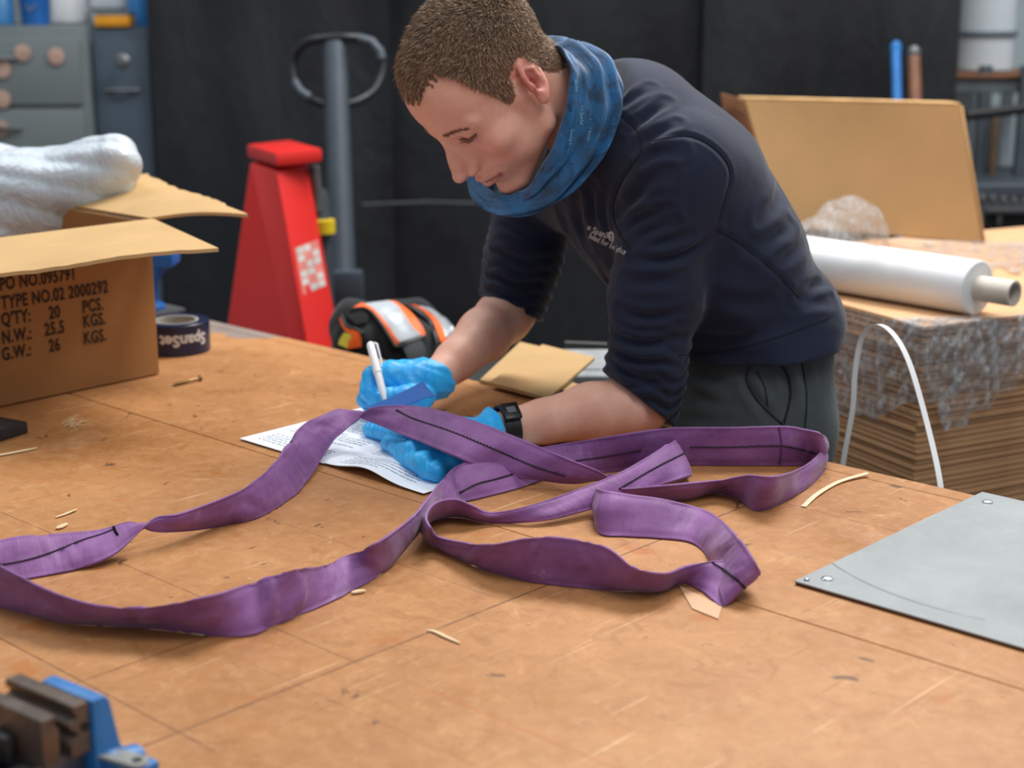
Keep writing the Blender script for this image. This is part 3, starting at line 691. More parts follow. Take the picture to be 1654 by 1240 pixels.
fl_ = np.zeros((len(hp), 3)); fl_[:, 0] = np.clip(.9-(7.5-hll[:, 2])*.05, .1, 1); fl_[:, 2] = -np.clip((9.5-hll[:, 2])*.12, 0, 1.0); fl_[:, 1] = .35*np.sin(hll[:, 0]*1.7+hll[:, 1])+.25*np.sin(hll[:, 0]*4-hll[:, 1]*2.3)
fw = fl_@HR.T; fw -= hn*(fw*hn).sum(1, keepdims=True); fw /= np.linalg.norm(fw, axis=1, keepdims=True)+1e-6
ln = np.interp(hll[:, 2], [-4, 1, 5, 9], [.0032, .0048, .0085, .0125])*np.clip(.45+hmk*.5, .45, 1)
hc = np.array(sl((152, 128, 106)))*RG.uniform(.4, 1.8, (len(hp), 1)); hc[RG.random(len(hp)) < .12] = np.array(sl((196, 176, 154)))
hair = strands('hair', hp, hn, fw, ln, .00050, hc, person)
def brow(side, n=420):
    t = RG.random(n); y = 1.3+3.6*t; yy = y*side; z = 3.55+.35*np.sin(t*2.6)-.75*t+RG.normal(size=n)*.20*(1-.45*t); tree = btree; ps, ns = [], []
    for k in range(n):
        o = H((13, yy[k]*1.0, z[k])); loc, no, i, dd = btree.ray_cast(Vector(o), Vector(H((0, yy[k], z[k]))-o))
        if loc is not None: ps.append(loc[:]); ns.append(no[:])
    ps, ns = np.array(ps), np.array(ns); f = np.tile(HR@np.array([-.3, side*1.0, .15]), (len(ps), 1))
    return strands('eyebrow', ps, ns, f, np.full(len(ps), .0055), .00018, np.tile(np.array(sl((150, 112, 86))), (len(ps), 1))*RG.uniform(.6, 1.3, (len(ps), 1)), person)
brow(1); brow(-1)
def lashes(side):
    mb = MB(); pts = []
    for (y, z) in ((1.95, 1.70), (2.6, 1.46), (3.3, 1.38), (4.0, 1.46), (4.7, 1.66)):
        o = H((13, y*side, z)); loc, no, i, dd = btree.ray_cast(Vector(o), Vector(H((0, y*side, z))-o))
        if loc is not None: pts.append(np.array(loc)+np.array(no)*.0004)
    pl = cr_spline(pts, 5); mb.tube(pl, .0006, 6)
    for k in range(2, len(pl)):
        for j in range(2):
            b = pl[k]; d = nrm(HR@np.array([1.0, side*(.1+.35*k/len(pl)), -.55+.1*j])); mb.tube([b, b+d*.004, b+d*.0065+HR@np.array([0, 0, .0012])], [.00022, .00018, .00006], 4)
    mb.build('eyelashes', simple('dark_lash', (44, 30, 24), .7), person, smooth=True)
lashes(1); lashes(-1)
# ------------------------------------------------------------------ clothes
def m_cloth(name, rgb, rough=.85, weave=900, sheen=.15):
    t = NT(name); c = sl(rgb); t.col(t.mix(t.ramp(t.noise(14, 5, .7), [(.3, 0), (.75, 1)]), dk(c, .8), dk(c, 1.18))); t.set(Roughness=rough, Sheen_Weight=sheen, Sheen_Roughness=.5, Specular_IOR_Level=.25)
    b = t.bump(t.noise(weave, 2, .5), .25, .0006); t.bump(t.noise(28, 3, .5, dist=.6), .18, .006, b); return t.m
M_SHIRT = m_cloth('navy_jersey', (28, 36, 57)); M_TROUSER = m_cloth('grey_work_cloth', (66, 74, 77)); M_SEAM = simple('dark_seam', (14, 16, 24), .9)
AXL = nrm(ELL-SHL); AXR = nrm(ELR-SHR)
ELc = P(1035, 636, 2.115)
hemA, hemB = P(1095, 588, 2.16), P(1346, 524, 2.27)
hemN = nrm(np.cross(hemB-hemA, SIDE)); hemN = hemN if hemN[2] < 0 else -hemN
def sleeve(p, S_, E_, rs, endrad, cut, ph):
    ax = nrm(E_-S_); L = np.linalg.norm(E_-S_); q = p-S_.astype(np.float32); t = q@ax.astype(np.float32)
    d = cone(p, S_, S_+(E_-S_)*.5, rs, (rs+endrad)/2); d = smin(d, cone(p, S_+(E_-S_)*.5, E_+ax*.03, (rs+endrad)/2, endrad), .02)
    e = nrm(np.cross(ax, [0, 0, 1])); g = np.cross(ax, e); th = np.arctan2(q@g.astype(np.float32), q@e.astype(np.float32))
    w_ = np.clip((t-(L-.15))/.12, 0, 1); d = d-w_*.0030*np.sin((t+.006*np.sin(th*2+ph)+.004*np.sin(th*5))*2*math.pi/.019+ph+1.2*np.sin(th+ph))-.0016*np.sin(t*60+th*2+ph)*np.clip(t/.06, 0, 1)
    return smax(d, (p-cut[0].astype(np.float32))@cut[1].astype(np.float32), .004)
cutL = (P(1032, 644, 2.115), nrm(nrm(P(1032, 644, 2.115)-P(1075, 560, 2.1))*1.0+.35*nrm(P(985, 700, 2.11)-P(1075, 640, 2.11))*-1))
cutL = (P(1032, 646, 2.11), nrm(np.cross(P(1082, 684, 2.11)-P(984, 608, 2.11), cf))); cutL = (cutL[0], cutL[1] if cutL[1]@AXL > 0 else -cutL[1])
cutR = (P(828, 500, 2.34), nrm(np.cross(P(874, 516, 2.34)-P(782, 478, 2.34), cf))); cutR = (cutR[0], cutR[1] if cutR[1]@AXR > 0 else -cutR[1])
def shirt_sdf(p):
    d = torso_sdf(p, 0.0)
    d = smin(d, cone(p, upper+(neckb-upper)*.2, neckb+(neckb-upper)*.10, .084, .064), .03)
    d = smin(d, eseg(p, waist+(pelvis-waist)*.5, waist, (.156, .106), (.150, .104), SIDE), .02)
    d = d-.0022*np.sin(p[:, 0]*38+p[:, 2]*55+2*np.sin(p[:, 1]*30))*np.clip((1.15-p[:, 2])/.1, .25, 1)
    d = smax(d, (p-hemA.astype(np.float32))@hemN.astype(np.float32), .003)
    nk = nrm(neckb-upper); d = smax(d, (p-(neckb-nk*.002).astype(np.float32))@nk.astype(np.float32), .005)
    sl_ = np.minimum(sleeve(p, SHL, ELL, .068, .0500, cutL, .5), sleeve(p, SHR, ELR, .062, .0485, cutR, 2.1))
    return smin(d, sl_, .016)
shv, shq = surf(shirt_sdf, (-1.80, 1.38, .90), (-.98, 2.06, 1.56), .0030)
shv = relax(shv, shq, 1, .4); st = bvh(shv, shq)
SEAMS = [[(977, 158), (1000, 184), (1030, 212), (1036, 244)], [(1034, 244), (1060, 226), (1109, 219), (1144, 232), (1172, 259), (1180, 287), (1170, 325), (1160, 360)], [(1158, 371), (1191, 390), (1247, 435), (1290, 480)],
         [(1036, 246), (1006, 290), (992, 330), (998, 370), (1018, 402)]]
for sline in SEAMS: shv = crease(shv, shq, st, sline, .0035, .0022, .35)
for pts, wd, am_ in [([(1155, 376), (1118, 404), (1079, 418), (1020, 420)], .006, .0060), ([(1028, 240), (1060, 216), (1092, 200)], .006, .0045), ([(1016, 205), (1040, 192), (1075, 165)], .006, .0045), ([(1000, 176), (1020, 160), (1050, 142)], .006, .003),
        ([(1020, 318), (1050, 290), (1080, 280)], .007, .0045), ([(1004, 345), (1030, 318), (1058, 306)], .007, .0040), ([(1010, 372), (1040, 350), (1080, 342)], .007, .004), ([(1018, 395), (1052, 372), (1090, 358)], .006, .0045), ([(1022, 408), (1060, 394), (1110, 380)], .006, .003),
        ([(1040, 260), (1062, 248), (1100, 244)], .006, .004), ([(1230, 355), (1252, 330), (1262, 300)], .009, .004), ([(1215, 400), (1250, 385), (1275, 365)], .009, .0045), ([(1240, 420), (1275, 410), (1300, 385)], .009, .004), ([(1290, 475), (1315, 462), (1338, 455)], .007, .005), ([(1280, 490), (1310, 486), (1340, 484)], .008, .003),
        ([(960, 300), (956, 335), (965, 370)], .007, .0045), ([(935, 320), (936, 360), (950, 400)], .008, .0045), ([(905, 330), (915, 370), (935, 410)], .008, .004), ([(980, 300), (975, 340), (985, 390)], .006, .003), ([(960, 400), (975, 440), (990, 470)], .007, .003),
        ([(1010, 450), (1050, 455), (1100, 450)], .007, .003), ([(1000, 500), (1050, 512), (1110, 500)], .006, .004), ([(992, 540), (1040, 556), (1100, 545)], .006, .0045), ([(990, 566), (1035, 585), (1092, 585)], .005, .004), ([(988, 588), (1030, 612), (1090, 622)], .005, .004),
        ([(800, 400), (825, 418), (870, 420)], .007, .003), ([(790, 440), (820, 456), (868, 462)], .006, .003), ([(800, 350), (830, 372), (875, 390)], .008, .004),
        ([(1120, 540), (1200, 545), (1280, 520)], .008, .003), ([(1150, 480), (1210, 490), (1260, 475)], .01, .003)]:
    shv = crease(shv, shq, st, pts, wd, am_, .6)
shirt = sdf_obj('long_sleeved_top', shv, shq, M_SHIRT, person); st = bvh(shv, shq)
for sline in SEAMS+[[(1096, 574), (1180, 565), (1270, 540), (1340, 512)]]:
    pl = trace(st, sline, 8, .0002)
    if len(pl) > 3: MB().tube(pl, .0009, 5).build('seam', M_SEAM, shirt, smooth=True)
def print_on(tree, body, x, y, hpx, ang, mat, parent, name='lettering', lift=.0007, xs=1.0, offset=0.0, cond=1.0, shear=0.0):
    """letters laid on a surface where they are seen: baseline from pixel x,y"""
    v, f = text_mesh(body, 1.0, res=1, offset=offset); c, s = math.cos(math.radians(ang)), math.sin(math.radians(ang)); out = []
    for q in v:
        u_, w_ = q[0]*hpx*xs, q[1]*hpx; u_ += w_*shear; h_ = hit(tree, x+u_*c+w_*s, y+u_*s-w_*c, lift); out.append(h_)
    ok = [i for i, o in enumerate(out) if o is not None]; m_ = {i: k for k, i in enumerate(ok)}
    fs = [tuple(m_[i] for i in g) for g in f if all(i in m_ for i in g)]
    if not fs: return None
    # drop faces torn across folds
    fs = [g for g in fs if max(np.linalg.norm(out[ok[g[i]]]-out[ok[g[i-1]]]) for i in range(len(g))) < .03]
    return mesh(name, [out[i] for i in ok], fs, mat, False, parent)
M_PRINTW = simple('white_print', (214, 214, 210), .7, 0, .05)
print_on(st, '= SpanSet', 946, 372, 15, 21, M_PRINTW, shirt, 'chest_print', offset=.012, xs=.78)
print_on(st, 'head for heights', 950, 384, 13.5, 25, M_PRINTW, shirt, 'chest_print', offset=.012, xs=.74)
for k, pts in enumerate(([(986, 388), (984, 379), (988, 375), (991, 380), (990, 390)],)):
    pl = trace(st, pts, 6, .0006); MB().tube(pl, .0016, 6).build('emblem', M_PRINTW, shirt, smooth=True)
# trousers
HIPL, HIPR = pelvis+SIDE*.066-UP*.03, pelvis-SIDE*.072-UP*.03
FTL, FTR = np.array([-1.27, 1.85, .09]), np.array([-1.54, 1.96, .09])
KNL, KNR = (HIPL+FTL)/2+np.array([0, -.07, .02]), (HIPR+FTR)/2+np.array([0, -.07, .02])
KNL[1] = max(KNL[1], 1.765); KNR[1] = max(KNR[1], 1.80)
def trouser_sdf(p):
    d = eseg(p, pelvis-UP*.04, waist+(pelvis-waist)*.35, (.152, .106), (.146, .102), SIDE)
    for hp_, kn, ft in ((HIPL, KNL, FTL), (HIPR, KNR, FTR)):
        leg = smin(cone(p, hp_, kn, .088, .070), cone(p, kn, ft, .072, .060), .02)-.0035*np.sin(p[:, 2]*48+p[:, 0]*30)*np.clip((.6-p[:, 2])*3, .2, 1); d = smin(d, leg, .03)
    return smax(d, .045-p[:, 2], .005)
tv, tq = surf(trouser_sdf, (-1.76, 1.52, 0.0), (-.92, 2.16, 1.12), .0052)
tv = relax(tv, tq, 1, .4); tt = bvh(tv, tq)
for pts, wd, am_ in [([(1207, 600), (1212, 630), (1245, 675)], .006, .005), ([(1240, 572), (1268, 600), (1276, 640), (1265, 682)], .006, .006), ([(1110, 640), (1160, 650), (1200, 640)], .01, .005), ([(1100, 670), (1160, 676), (1220, 668)], .01, .004), ([(1290, 560), (1300, 600), (1306, 650)], .006, .004), ([(1130, 600), (1170, 620), (1190, 615)], .01, .004)]:
    tv = crease(tv, tq, tt, pts, wd, am_, .5)
trousers = sdf_obj('trousers', tv, tq, M_TROUSER, person); tt = bvh(tv, tq)
for pts, r, nm in [([(1238, 570), (1268, 598), (1277, 635), (1266, 684)], .0018, 'pocket_zip'), ([(1212, 590), (1206, 612), (1222, 645), (1262, 684)], .0012, 'seam'), ([(1212, 590), (1238, 570)], .0012, 'seam'), ([(1288, 552), (1296, 590), (1303, 640), (1300, 690)], .0012, 'seam'), ([(1222, 600), (1235, 625), (1240, 655)], .001, 'seam')]:
    pl = trace(tt, pts, 8, .0003)
    if len(pl) > 3: MB().tube(pl, r, 6).build(nm, M_SEAM, trousers, smooth=True)
q_ = hit(tt, 1264, 686, .002)
if q_ is not None: MB().box(q_, (.005, .003, .010), (SIDE, AWY, UP)).build('zip_pull', M_STEEL, trousers, bevel=.0008)
def shoe(ft, sgn):
    fwd = nrm([-.25, -.95, 0]); c = ft.copy(); c[2] = 0
    def f(p):
        d = cone(p, c+UP*.05-fwd*.04, c+UP*.040+fwd*.16, .044, .040); d = smin(d, cone(p, c+UP*.06, c+UP*.11, .042, .045), .03); d = smax(d, .004-p[:, 2], .004)
        return np.minimum(d, smax(eseg(p, c+UP*.012-fwd*.05, c+UP*.012+fwd*.165, (.050, .016), (.046, .016), np.cross(fwd, UP)), -p[:, 2]+.001, .002))
    v, q = surf(f, c+[-.13, -.27, -.02], c+[.13, .14, .19], .005); o = sdf_obj('work_shoe', relax(v, q, 1, .4), q, M_BLACK, person)
shoe(FTL, 1); shoe(FTR, -1)
# ---- neck gaiter
def m_gaiter():
    t = NT('gaiter_fabric'); a = t.n.new('ShaderNodeAttribute'); a.attribute_name = 'uvw'; v = a.outputs['Vector']
    c = t.mix(t.ramp(t.noise(1, 4, .6, t.mapv((3, 5, 1), src=v), 1.0), [(.35, 0), (.65, 1)]), sl((3, 54, 88)), sl((6, 98, 154)))
    c = t.mix(t.math('MULTIPLY', t.ramp(t.noise(1, 3, .5, t.mapv((7, 26, 1), loc=(3, 1, 0), src=v), .5), [(.60, 0), (.66, 1)]), .6), c, sl((6, 26, 56)))
    c = t.mix(t.math('MULTIPLY', t.ramp(t.noise(1, 4, .7, t.mapv((38, 30, 1), loc=(9, 2, 0), src=v), .2), [(.655, 0), (.70, 1)]), .75), c, sl((130, 186, 214)))
    t.col(c); t.set(Roughness=.6, Sheen_Weight=.2); b = t.bump(t.noise(1, 3, .5, t.mapv((2.5, 26, 1), src=v), .3), .5, .004); t.bump(t.noise(800, 2), .2, .0005, b); return t.m
M_GAIT = m_gaiter()
def ring(top, bot, near):
    c = (top+bot)/2; return c, (top-bot)/2, near-c
R1 = ring(P(890, 80, 2.045), P(822, 316, 2.085), P(908, 196, 1.998)); R2 = ring(P(928, 80, 2.07), P(806, 330, 2.08), P(966, 236, 1.992)); R3 = ring(P(958, 104, 2.14), P(866, 328, 2.11), P(984, 208, 2.0))
def gaiter():
    n, m = 96, 40; V = []; UV = []
    for i in range(m):
        s = i/(m-1)
        for j in range(n):
            a = 2*math.pi*j/n; pts = [r[0]+r[1]*math.cos(a)+r[2]*math.sin(a) for r in (R1, R2, R3)]
            # quadratic through the three rims
            p = pts[0]*(2*(s-.5)*(s-1))+pts[1]*(-4*s*(s-1))+pts[2]*(2*s*(s-.5)); cen = R1[0]*(1-s)+R3[0]*s; o = nrm(p-cen)
            fold = .0078*math.sin(s*21+1.2*math.sin(a+.5)+.7*math.sin(a*2+1))*(.4+.6*math.sin(math.pi*min(max(s, .05), .95)))+.0028*math.sin(s*44+2*math.sin(a*1.5+2)+a)+.0022*math.sin(a*9+s*6)*math.sin(a*2)
            V.append(p+o*(fold+.006*math.sin(math.pi*s))); UV.append((a, s, 0))
    V = np.array(V); Vi = []
    for i in range(m):
        s = i/(m-1); cen = R1[0]*(1-s)+R3[0]*s
        for j in range(n): p = V[i*n+j]; Vi.append(p-nrm(p-cen)*(.003+.006*math.sin(math.pi*s)))
    F_ = []; N_ = m*n
    for i in range(m-1):
        for j in range(n):
            a, b, c, d = i*n+j, i*n+(j+1) % n, (i+1)*n+(j+1) % n, (i+1)*n+j; F_ += [(a, b, c, d), (N_+a, N_+d, N_+c, N_+b)]
    for j in range(n):
        k = (j+1) % n; F_ += [(j, N_+j, N_+k, k), ((m-1)*n+j, (m-1)*n+k, N_+(m-1)*n+k, N_+(m-1)*n+j)]
    o = mesh('neck_gaiter', np.vstack([V, Vi]), F_, M_GAIT, True, person); at = o.data.attributes.new('uvw', 'FLOAT_VECTOR', 'POINT'); at.data.foreach_set('vector', np.array(UV+UV, np.float32).ravel())
    return o, bvh(np.vstack([V, Vi]), [f for f in F_])
gait, gt = gaiter()
M_PALEPRINT = simple('pale_blue_print', (120, 180, 214), .7, 0, .1)
for body_, x, y, h, ang in (('SpanSet', 928, 128, 8, 84), ('= = SpanSet', 938, 170, 8, 92), ('SpanSet =', 922, 208, 8, 98), ('= SpanSet', 952, 205, 7, 100), ('SpanSet', 904, 118, 7, 82)):
    print_on(gt, body_, x, y, h, ang, M_PALEPRINT, gait, 'gaiter_print', .0006, .8, .008)
# ---- gloves
def m_glove():
    t = NT('nitrile'); c0, c1 = sl((22, 158, 238)), sl((60, 194, 254)); t.col(t.mix(t.ramp(t.noise(30, 4), [(.3, 0), (.7, 1)]), c0, c1)); t.set(Roughness=.42, Specular_IOR_Level=.45, Subsurface_Weight=.08, Subsurface_Scale=.003)
    b = t.bump(t.noise(1, 3, .5, t.mapv((60, 60, 60)), 1.5), .5, .0028); t.bump(t.noise(260, 3), .15, .0005, b); return t.m
M_GLOVE = m_glove()
def glove(Hd, W_, E_, lo, hi, cuff):
    ax = nrm(E_-W_).astype(np.float32); cc = cuff.astype(np.float32)
    def f(p):
        d = hand_sdf(p, Hd, .0012)
        t = (p-W_.astype(np.float32))@ax; fl2 = cone(p, Hd['palm'][1][0]*.5+W_*.5, cc+ax*.01, .0285, .0315); d = smin(d, fl2, .010)
        d = d-.0009*np.sin(t*150+3*np.sin(p[:, 2]*110+p[:, 1]*60)+2*np.sin(p[:, 0]*130))*np.clip((t+.05)/.05, .2, 1)-.0005*np.sin(p[:, 0]*500+p[:, 2]*420)
        return smax(d, (p-cc)@ax, .0015)
    v, q = surf(f, lo, hi, .0016); return sdf_obj('glove', relax(v, q, 1, .4), q, M_GLOVE, person)
def bounds(Hd, W_):
    a = np.array([p for k in Hd for p, r in Hd[k]]+[W_]); return a.min(0)-.05, a.max(0)+.05
lo_, hi_ = bounds(HAND_R, WRR); glove(HAND_R, WRR, ELR, lo_, hi_, P(706, 611, 2.2))
lo_, hi_ = bounds(HAND_L, WRL); glove(HAND_L, WRL, ELL, lo_, hi_, P(796, 693, 2.06))
# ---- wrist watch
wa = nrm(FAL[2]-WRL); wcn = P(819, 690, 2.052)
uz = nrm(UP-wa*(UP@wa)); us = np.cross(wa, uz); wt = None
mb = MB(); prof = []
for k in range(40):
    a = 2*math.pi*k/40; prof.append(wcn+(uz*math.cos(a)+us*math.sin(a))*.0285)
for off, rr in ((-.0085, .0013), (0, .0018), (.0085, .0013)): mb.tube([p+wa*off for p in prof], rr, 8, True)
vs = []; n = 40
for k in range(n):
    a = 2*math.pi*k/n; r_ = uz*math.cos(a)+us*math.sin(a)
    for u_, o_ in ((-.0105, .0265), (.0105, .0265), (.0105, .0300), (-.0105, .0300)): vs.append(wcn+wa*u_+r_*o_)
mb.add(vs, [(k*4+j, k*4+(j+1) % 4, ((k+1) % n)*4+(j+1) % 4, ((k+1) % n)*4+j) for k in range(n) for j in range(4)])
watch = mb.build('wrist_watch', simple('watch_rubber', (22, 23, 25), .45), person, smooth=True)
fd = nrm(uz*.72+nrm(CAM-wcn-wa*((CAM-wcn)@wa))*.7); fs_ = np.cross(wa, fd)
MB().box(wcn+fd*.0322, (.024, .026, .007), (wa, fs_, fd)).build('watch_case', simple('watch_case_black', (26, 27, 29), .35, .3), watch, bevel=.003)
MB().box(wcn+fd*.0363, (.012, .010, .001), (wa, fs_, fd)).build('watch_display', simple('watch_screen', (104, 112, 118), .12, .2), watch, bevel=.0004, seg=1)
# ---- pen
pt, pb = P(598, 555, 2.170), P(623, 650, 2.112)
pax = nrm(pb-pt); L_ = np.linalg.norm(pb-pt)
pen = empty('marker_pen', pt, 'white capped marker pen upright in the blue gloved writing hand', 'pen')
MB().lathe(pt, pax, [(-.002, .0028), (0, .0048), (.003, .0056), (.052, .0060), (.0525, .0052), (L_-.02, .0050), (L_-.012, .0036), (L_-.002, .0022), (L_, .0008)], 24).build('barrel', M_WHITE, pen, smooth=True)
cl = nrm(cr*.9-cf*.4-pax*((cr*.9-cf*.4)@pax)); MB().tube([pt+cl*.006+pax*.002, pt+cl*.0095+pax*.006, pt+cl*.0095+pax*.030, pt+cl*.0072+pax*.044], [.0018, .002, .0018, .0012], 8).build('clip', M_WHITE, pen, smooth=True)
MB().tube([pt+cl*.0108+pax*.004+cf*-.001, pt+cl*.0108+pax*.03+cf*-.001], .0006, 6).build('clip_line', simple('navy_line', (30, 44, 80), .5), pen, smooth=True)
# ---- blue label standing on the sling by the hand
q4_ = [P(588, 659, 2.105), P(683, 616, 2.118), P(703, 640, 2.108), P(650, 657, 2.095), P(612, 665, 2.09)]
cq = P(645, 642, 2.088); g_ = []
for i in range(7):
    row = []; s = i/6
    for j in range(19):
        t = j/18; top = P(588+(683-588)*t, 659+(616-659)*t+2*math.sin(t*3.1), 2.102+.016*t-.006*math.sin(math.pi*t)); bot = P(590+(703-590)*t, 660+(640-660)*t+9*math.sin(math.pi*min(1, t*1.15))*(1-t*.5), 2.098+.006*t-.012*math.sin(math.pi*t)); row.append(top*(1-s)+bot*s)
    g_.append(row)
sheet('sling_label', g_, .0011, simple('blue_label_plastic', (0, 88, 170), .65, 0, .08, 20), sling)['label'] = 'blue plastic label'
# ================================================================== things on the bench
Z0 = TZ+.0003
def TZp(x, y, z): return T(x, y, z-TZ)       # point seen at x,y at world height z
# ---- papers
M_PAPER = simple('paper', (232, 240, 250), .7, 0, .02, 6); M_INK = simple('grey_print', (96, 104, 116), .8)
papers = empty('paper_booklet', (-1.5, 1.33, TZ), 'open white printed paper booklet under the gloved hands', 'papers')
PX0, PX1, PYA, PYB = -1.645, -1.296, 1.222, 1.455
def paper_z(x, y):
    s = (x-PX0)/(PX1-PX0); f = max(0, 1-(y-PYA)/.16)
    return .0012+.010*f*math.exp(-((s-.70)/.12)**2)+.006*f*math.exp(-((s-.40)/.06)**2)*.3+.004*math.exp(-((s-.52)/.03)**2)*-.0
def page(x0, x1, dz, nm, shrink=0.0, skew=0.0):
    g = [[(x+skew*(y-PYA), y, TZ+dz+paper_z(x, y)) for x in np.linspace(x0, x1, 36)] for y in np.linspace(PYA+shrink, PYB, 22)]
    return sheet(nm, g, .0004, M_PAPER, papers)
page(PX0, -1.475, .0016, 'page'); page(-1.4745, PX1, .0018, 'page', .002); page(PX0+.003, PX1-.004, .0002, 'page', .005, .012)
mb = MB(); mr = random.Random(3)
def dash(x0, x1, y):
    x = x0
    while x < x1:
        l = min(mr.uniform(.004, .013), x1-x); zz = TZ+.0024+paper_z(x+l/2, y); zz2 = zz
        mb.add([(x, y, TZ+.0023+paper_z(x, y)), (x+l, y, TZ+.0023+paper_z(x+l, y)), (x+l, y+.0013, TZ+.0023+paper_z(x+l, y+.0013)), (x, y+.0013, TZ+.0023+paper_z(x, y+.0013))], [(0, 1, 2, 3)]); x += l+.0018
for k in range(26):
    y = PYA+.016+k*.0075
    if k in (5, 6, 13, 19): continue
    dash(PX0+.018, PX0+.018+(.13 if k % 4 else .075), y)
    dash(-1.462, -1.462+(.13 if k % 5 else .07), y)
mb.build('printed_lines', M_INK, papers)['kind'] = 'stuff'
# ---- open carton on the left
XB = -2.031
yb1 = PLX(258, 605, XB)[1]; yb0 = 1.062; zt = PLX(259, 356, XB)[2]; bz = TZ+.0015
BW = .40                                           # depth of the carton, away from the bench edge
carton = empty('cardboard_box', (XB-BW/2, (yb0+yb1)/2, TZ), 'open brown cardboard carton stencilled with quantity and weight, on the bench corner', 'box')
t_ = .005; hgt = zt-bz
def wall(c, s, nm='side_panel', mat=M_CARDFACE): return MB().box(c, s).build(nm, mat, carton, bevel=.0015, seg=1)
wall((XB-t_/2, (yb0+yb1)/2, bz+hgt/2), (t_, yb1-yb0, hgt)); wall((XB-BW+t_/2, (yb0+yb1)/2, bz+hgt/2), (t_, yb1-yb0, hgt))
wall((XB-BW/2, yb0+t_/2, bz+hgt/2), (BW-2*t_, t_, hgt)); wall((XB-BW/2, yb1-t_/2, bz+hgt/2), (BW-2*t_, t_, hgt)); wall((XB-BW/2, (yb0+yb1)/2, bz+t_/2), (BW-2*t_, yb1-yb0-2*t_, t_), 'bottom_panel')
def flap(p0, p1, q1, q0, n=26, m=10, nm='flap', rag=.004, bend=.0, th=.005, seed=1):
    """hinge p0-p1, outer edge q0-q1"""
    r_ = random.Random(seed); p0, p1, q0, q1 = [np.asarray(a, float) for a in (p0, p1, q0, q1)]; ws = [r_.uniform(-1, 1) for _ in range(n)]; g = []
    for i in range(m):
        s = i/(m-1); row = []
        for j in range(n):
            t = j/(n-1); a = p0+(p1-p0)*t; b = q0+(q1-q0)*t; b = b+nrm(b-a)*rag*ws[j]; row.append(a+(b-a)*s+UP*(bend*math.sin(math.pi*s)+.003*math.sin(t*7+seed)*s))
        g.append(row)
    return sheet(nm, g, th, M_CARD, carton)
# front flap, folded out towards the bench; outer edge from seen points
zq = zt+.004
qa_, qb_ = TZp(-60, 447, zq-.012), TZp(352, 404, zq-.006)
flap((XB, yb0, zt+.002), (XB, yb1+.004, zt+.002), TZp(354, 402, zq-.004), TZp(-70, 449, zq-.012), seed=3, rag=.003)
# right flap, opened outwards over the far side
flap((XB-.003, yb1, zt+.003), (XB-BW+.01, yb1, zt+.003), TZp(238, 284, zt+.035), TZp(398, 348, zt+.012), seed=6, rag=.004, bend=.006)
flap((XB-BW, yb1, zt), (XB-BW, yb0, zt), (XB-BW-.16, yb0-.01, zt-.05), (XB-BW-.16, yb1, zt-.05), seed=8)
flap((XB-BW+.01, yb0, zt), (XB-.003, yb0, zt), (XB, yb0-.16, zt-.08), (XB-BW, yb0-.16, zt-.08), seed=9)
def stencil(body, x, y, h, nm='stencil_print'):
    v, f = text_mesh(body, 1.0, res=3, offset=.028, space=1.08); a = PLX(x, y, XB); out = [(XB+.0012, a[1]+q[0]*h*.69, a[2]+q[1]*h) for q in v]
    return mesh(nm, out, f, M_PRINT, False, carton)
LH = .0258
for body, x, y in (('PO NO.095791', -1, 469), ('TYPE NO.02 2000292', 2, 499), ("Q'TY:", 2, 526), ('20', 79, 515), ('PCS.', 133, 505), ('N.W.:', 3, 555), ('25.5', 72, 542), ('KGS.', 134, 529), ('G.W.:', 3, 582), ('26', 79, 568), ('KGS.', 135, 556)):
    stencil(body, x, y, LH)
# ---- bag of film sticking out of the carton
def m_film(name, alpha, rough=.25, tint=(224, 232, 238)):
    t = NT(name); t.col(sl(tint)); t.set(Roughness=rough, Alpha=alpha, Specular_IOR_Level=.9)
    if alpha > .9: t.set(Subsurface_Weight=.5, Subsurface_Scale=.03)
    b = t.bump(t.noise(14, 5, .65, dist=1.2), .9, .012); t.bump(t.noise(60, 4, .6, dist=1.5), .6, .003, b); return t.m
def blob(p, parts):
    d = None
    for a, b, ra, rb in parts:
        c = cone(p, a, b, ra, rb); d = c if d is None else smin(d, c, .03)
    r = p[:, 0]*.6+p[:, 1]*.3
    ua = p@np.array(nrm(P(150, 285, 2.6)-P(0, 350, 2.6)), np.float32); vb = p@np.array(cu, np.float32); wc_ = p@np.array(cf, np.float32)
    return d-.005*np.abs(np.sin(vb*70+2.2*np.sin(ua*9)+wc_*20))-.004*np.sin(vb*38+ua*14+3*np.sin(wc_*18))-.004*np.sin(ua*26+vb*30)
def bag_sdf(p):
    d = blob(p, [(P(-60, 360, 2.62), P(60, 325, 2.62), .085, .080), (P(60, 325, 2.62), P(150, 285, 2.58), .080, .055), (P(150, 290, 2.58), P(188, 258, 2.55), .055, .036), (P(-40, 300, 2.7), P(40, 262, 2.75), .09, .030)])
    return smax(d, -(p[:, 2]-(zt-.05)), .01)
a_ = np.array([P(-160, 200, 2.6), P(240, 420, 2.6)]); v, q = surf(bag_sdf, a_.min(0)-.2, a_.max(0)+.2, .0045)
sdf_obj('plastic_bag', relax(v, q, 1, .5), q, m_film('milky_film', 1.0, .28, (198, 210, 220)), None, None, ('crumpled translucent plastic bag bulging out of the open carton', 'plastic bag'))
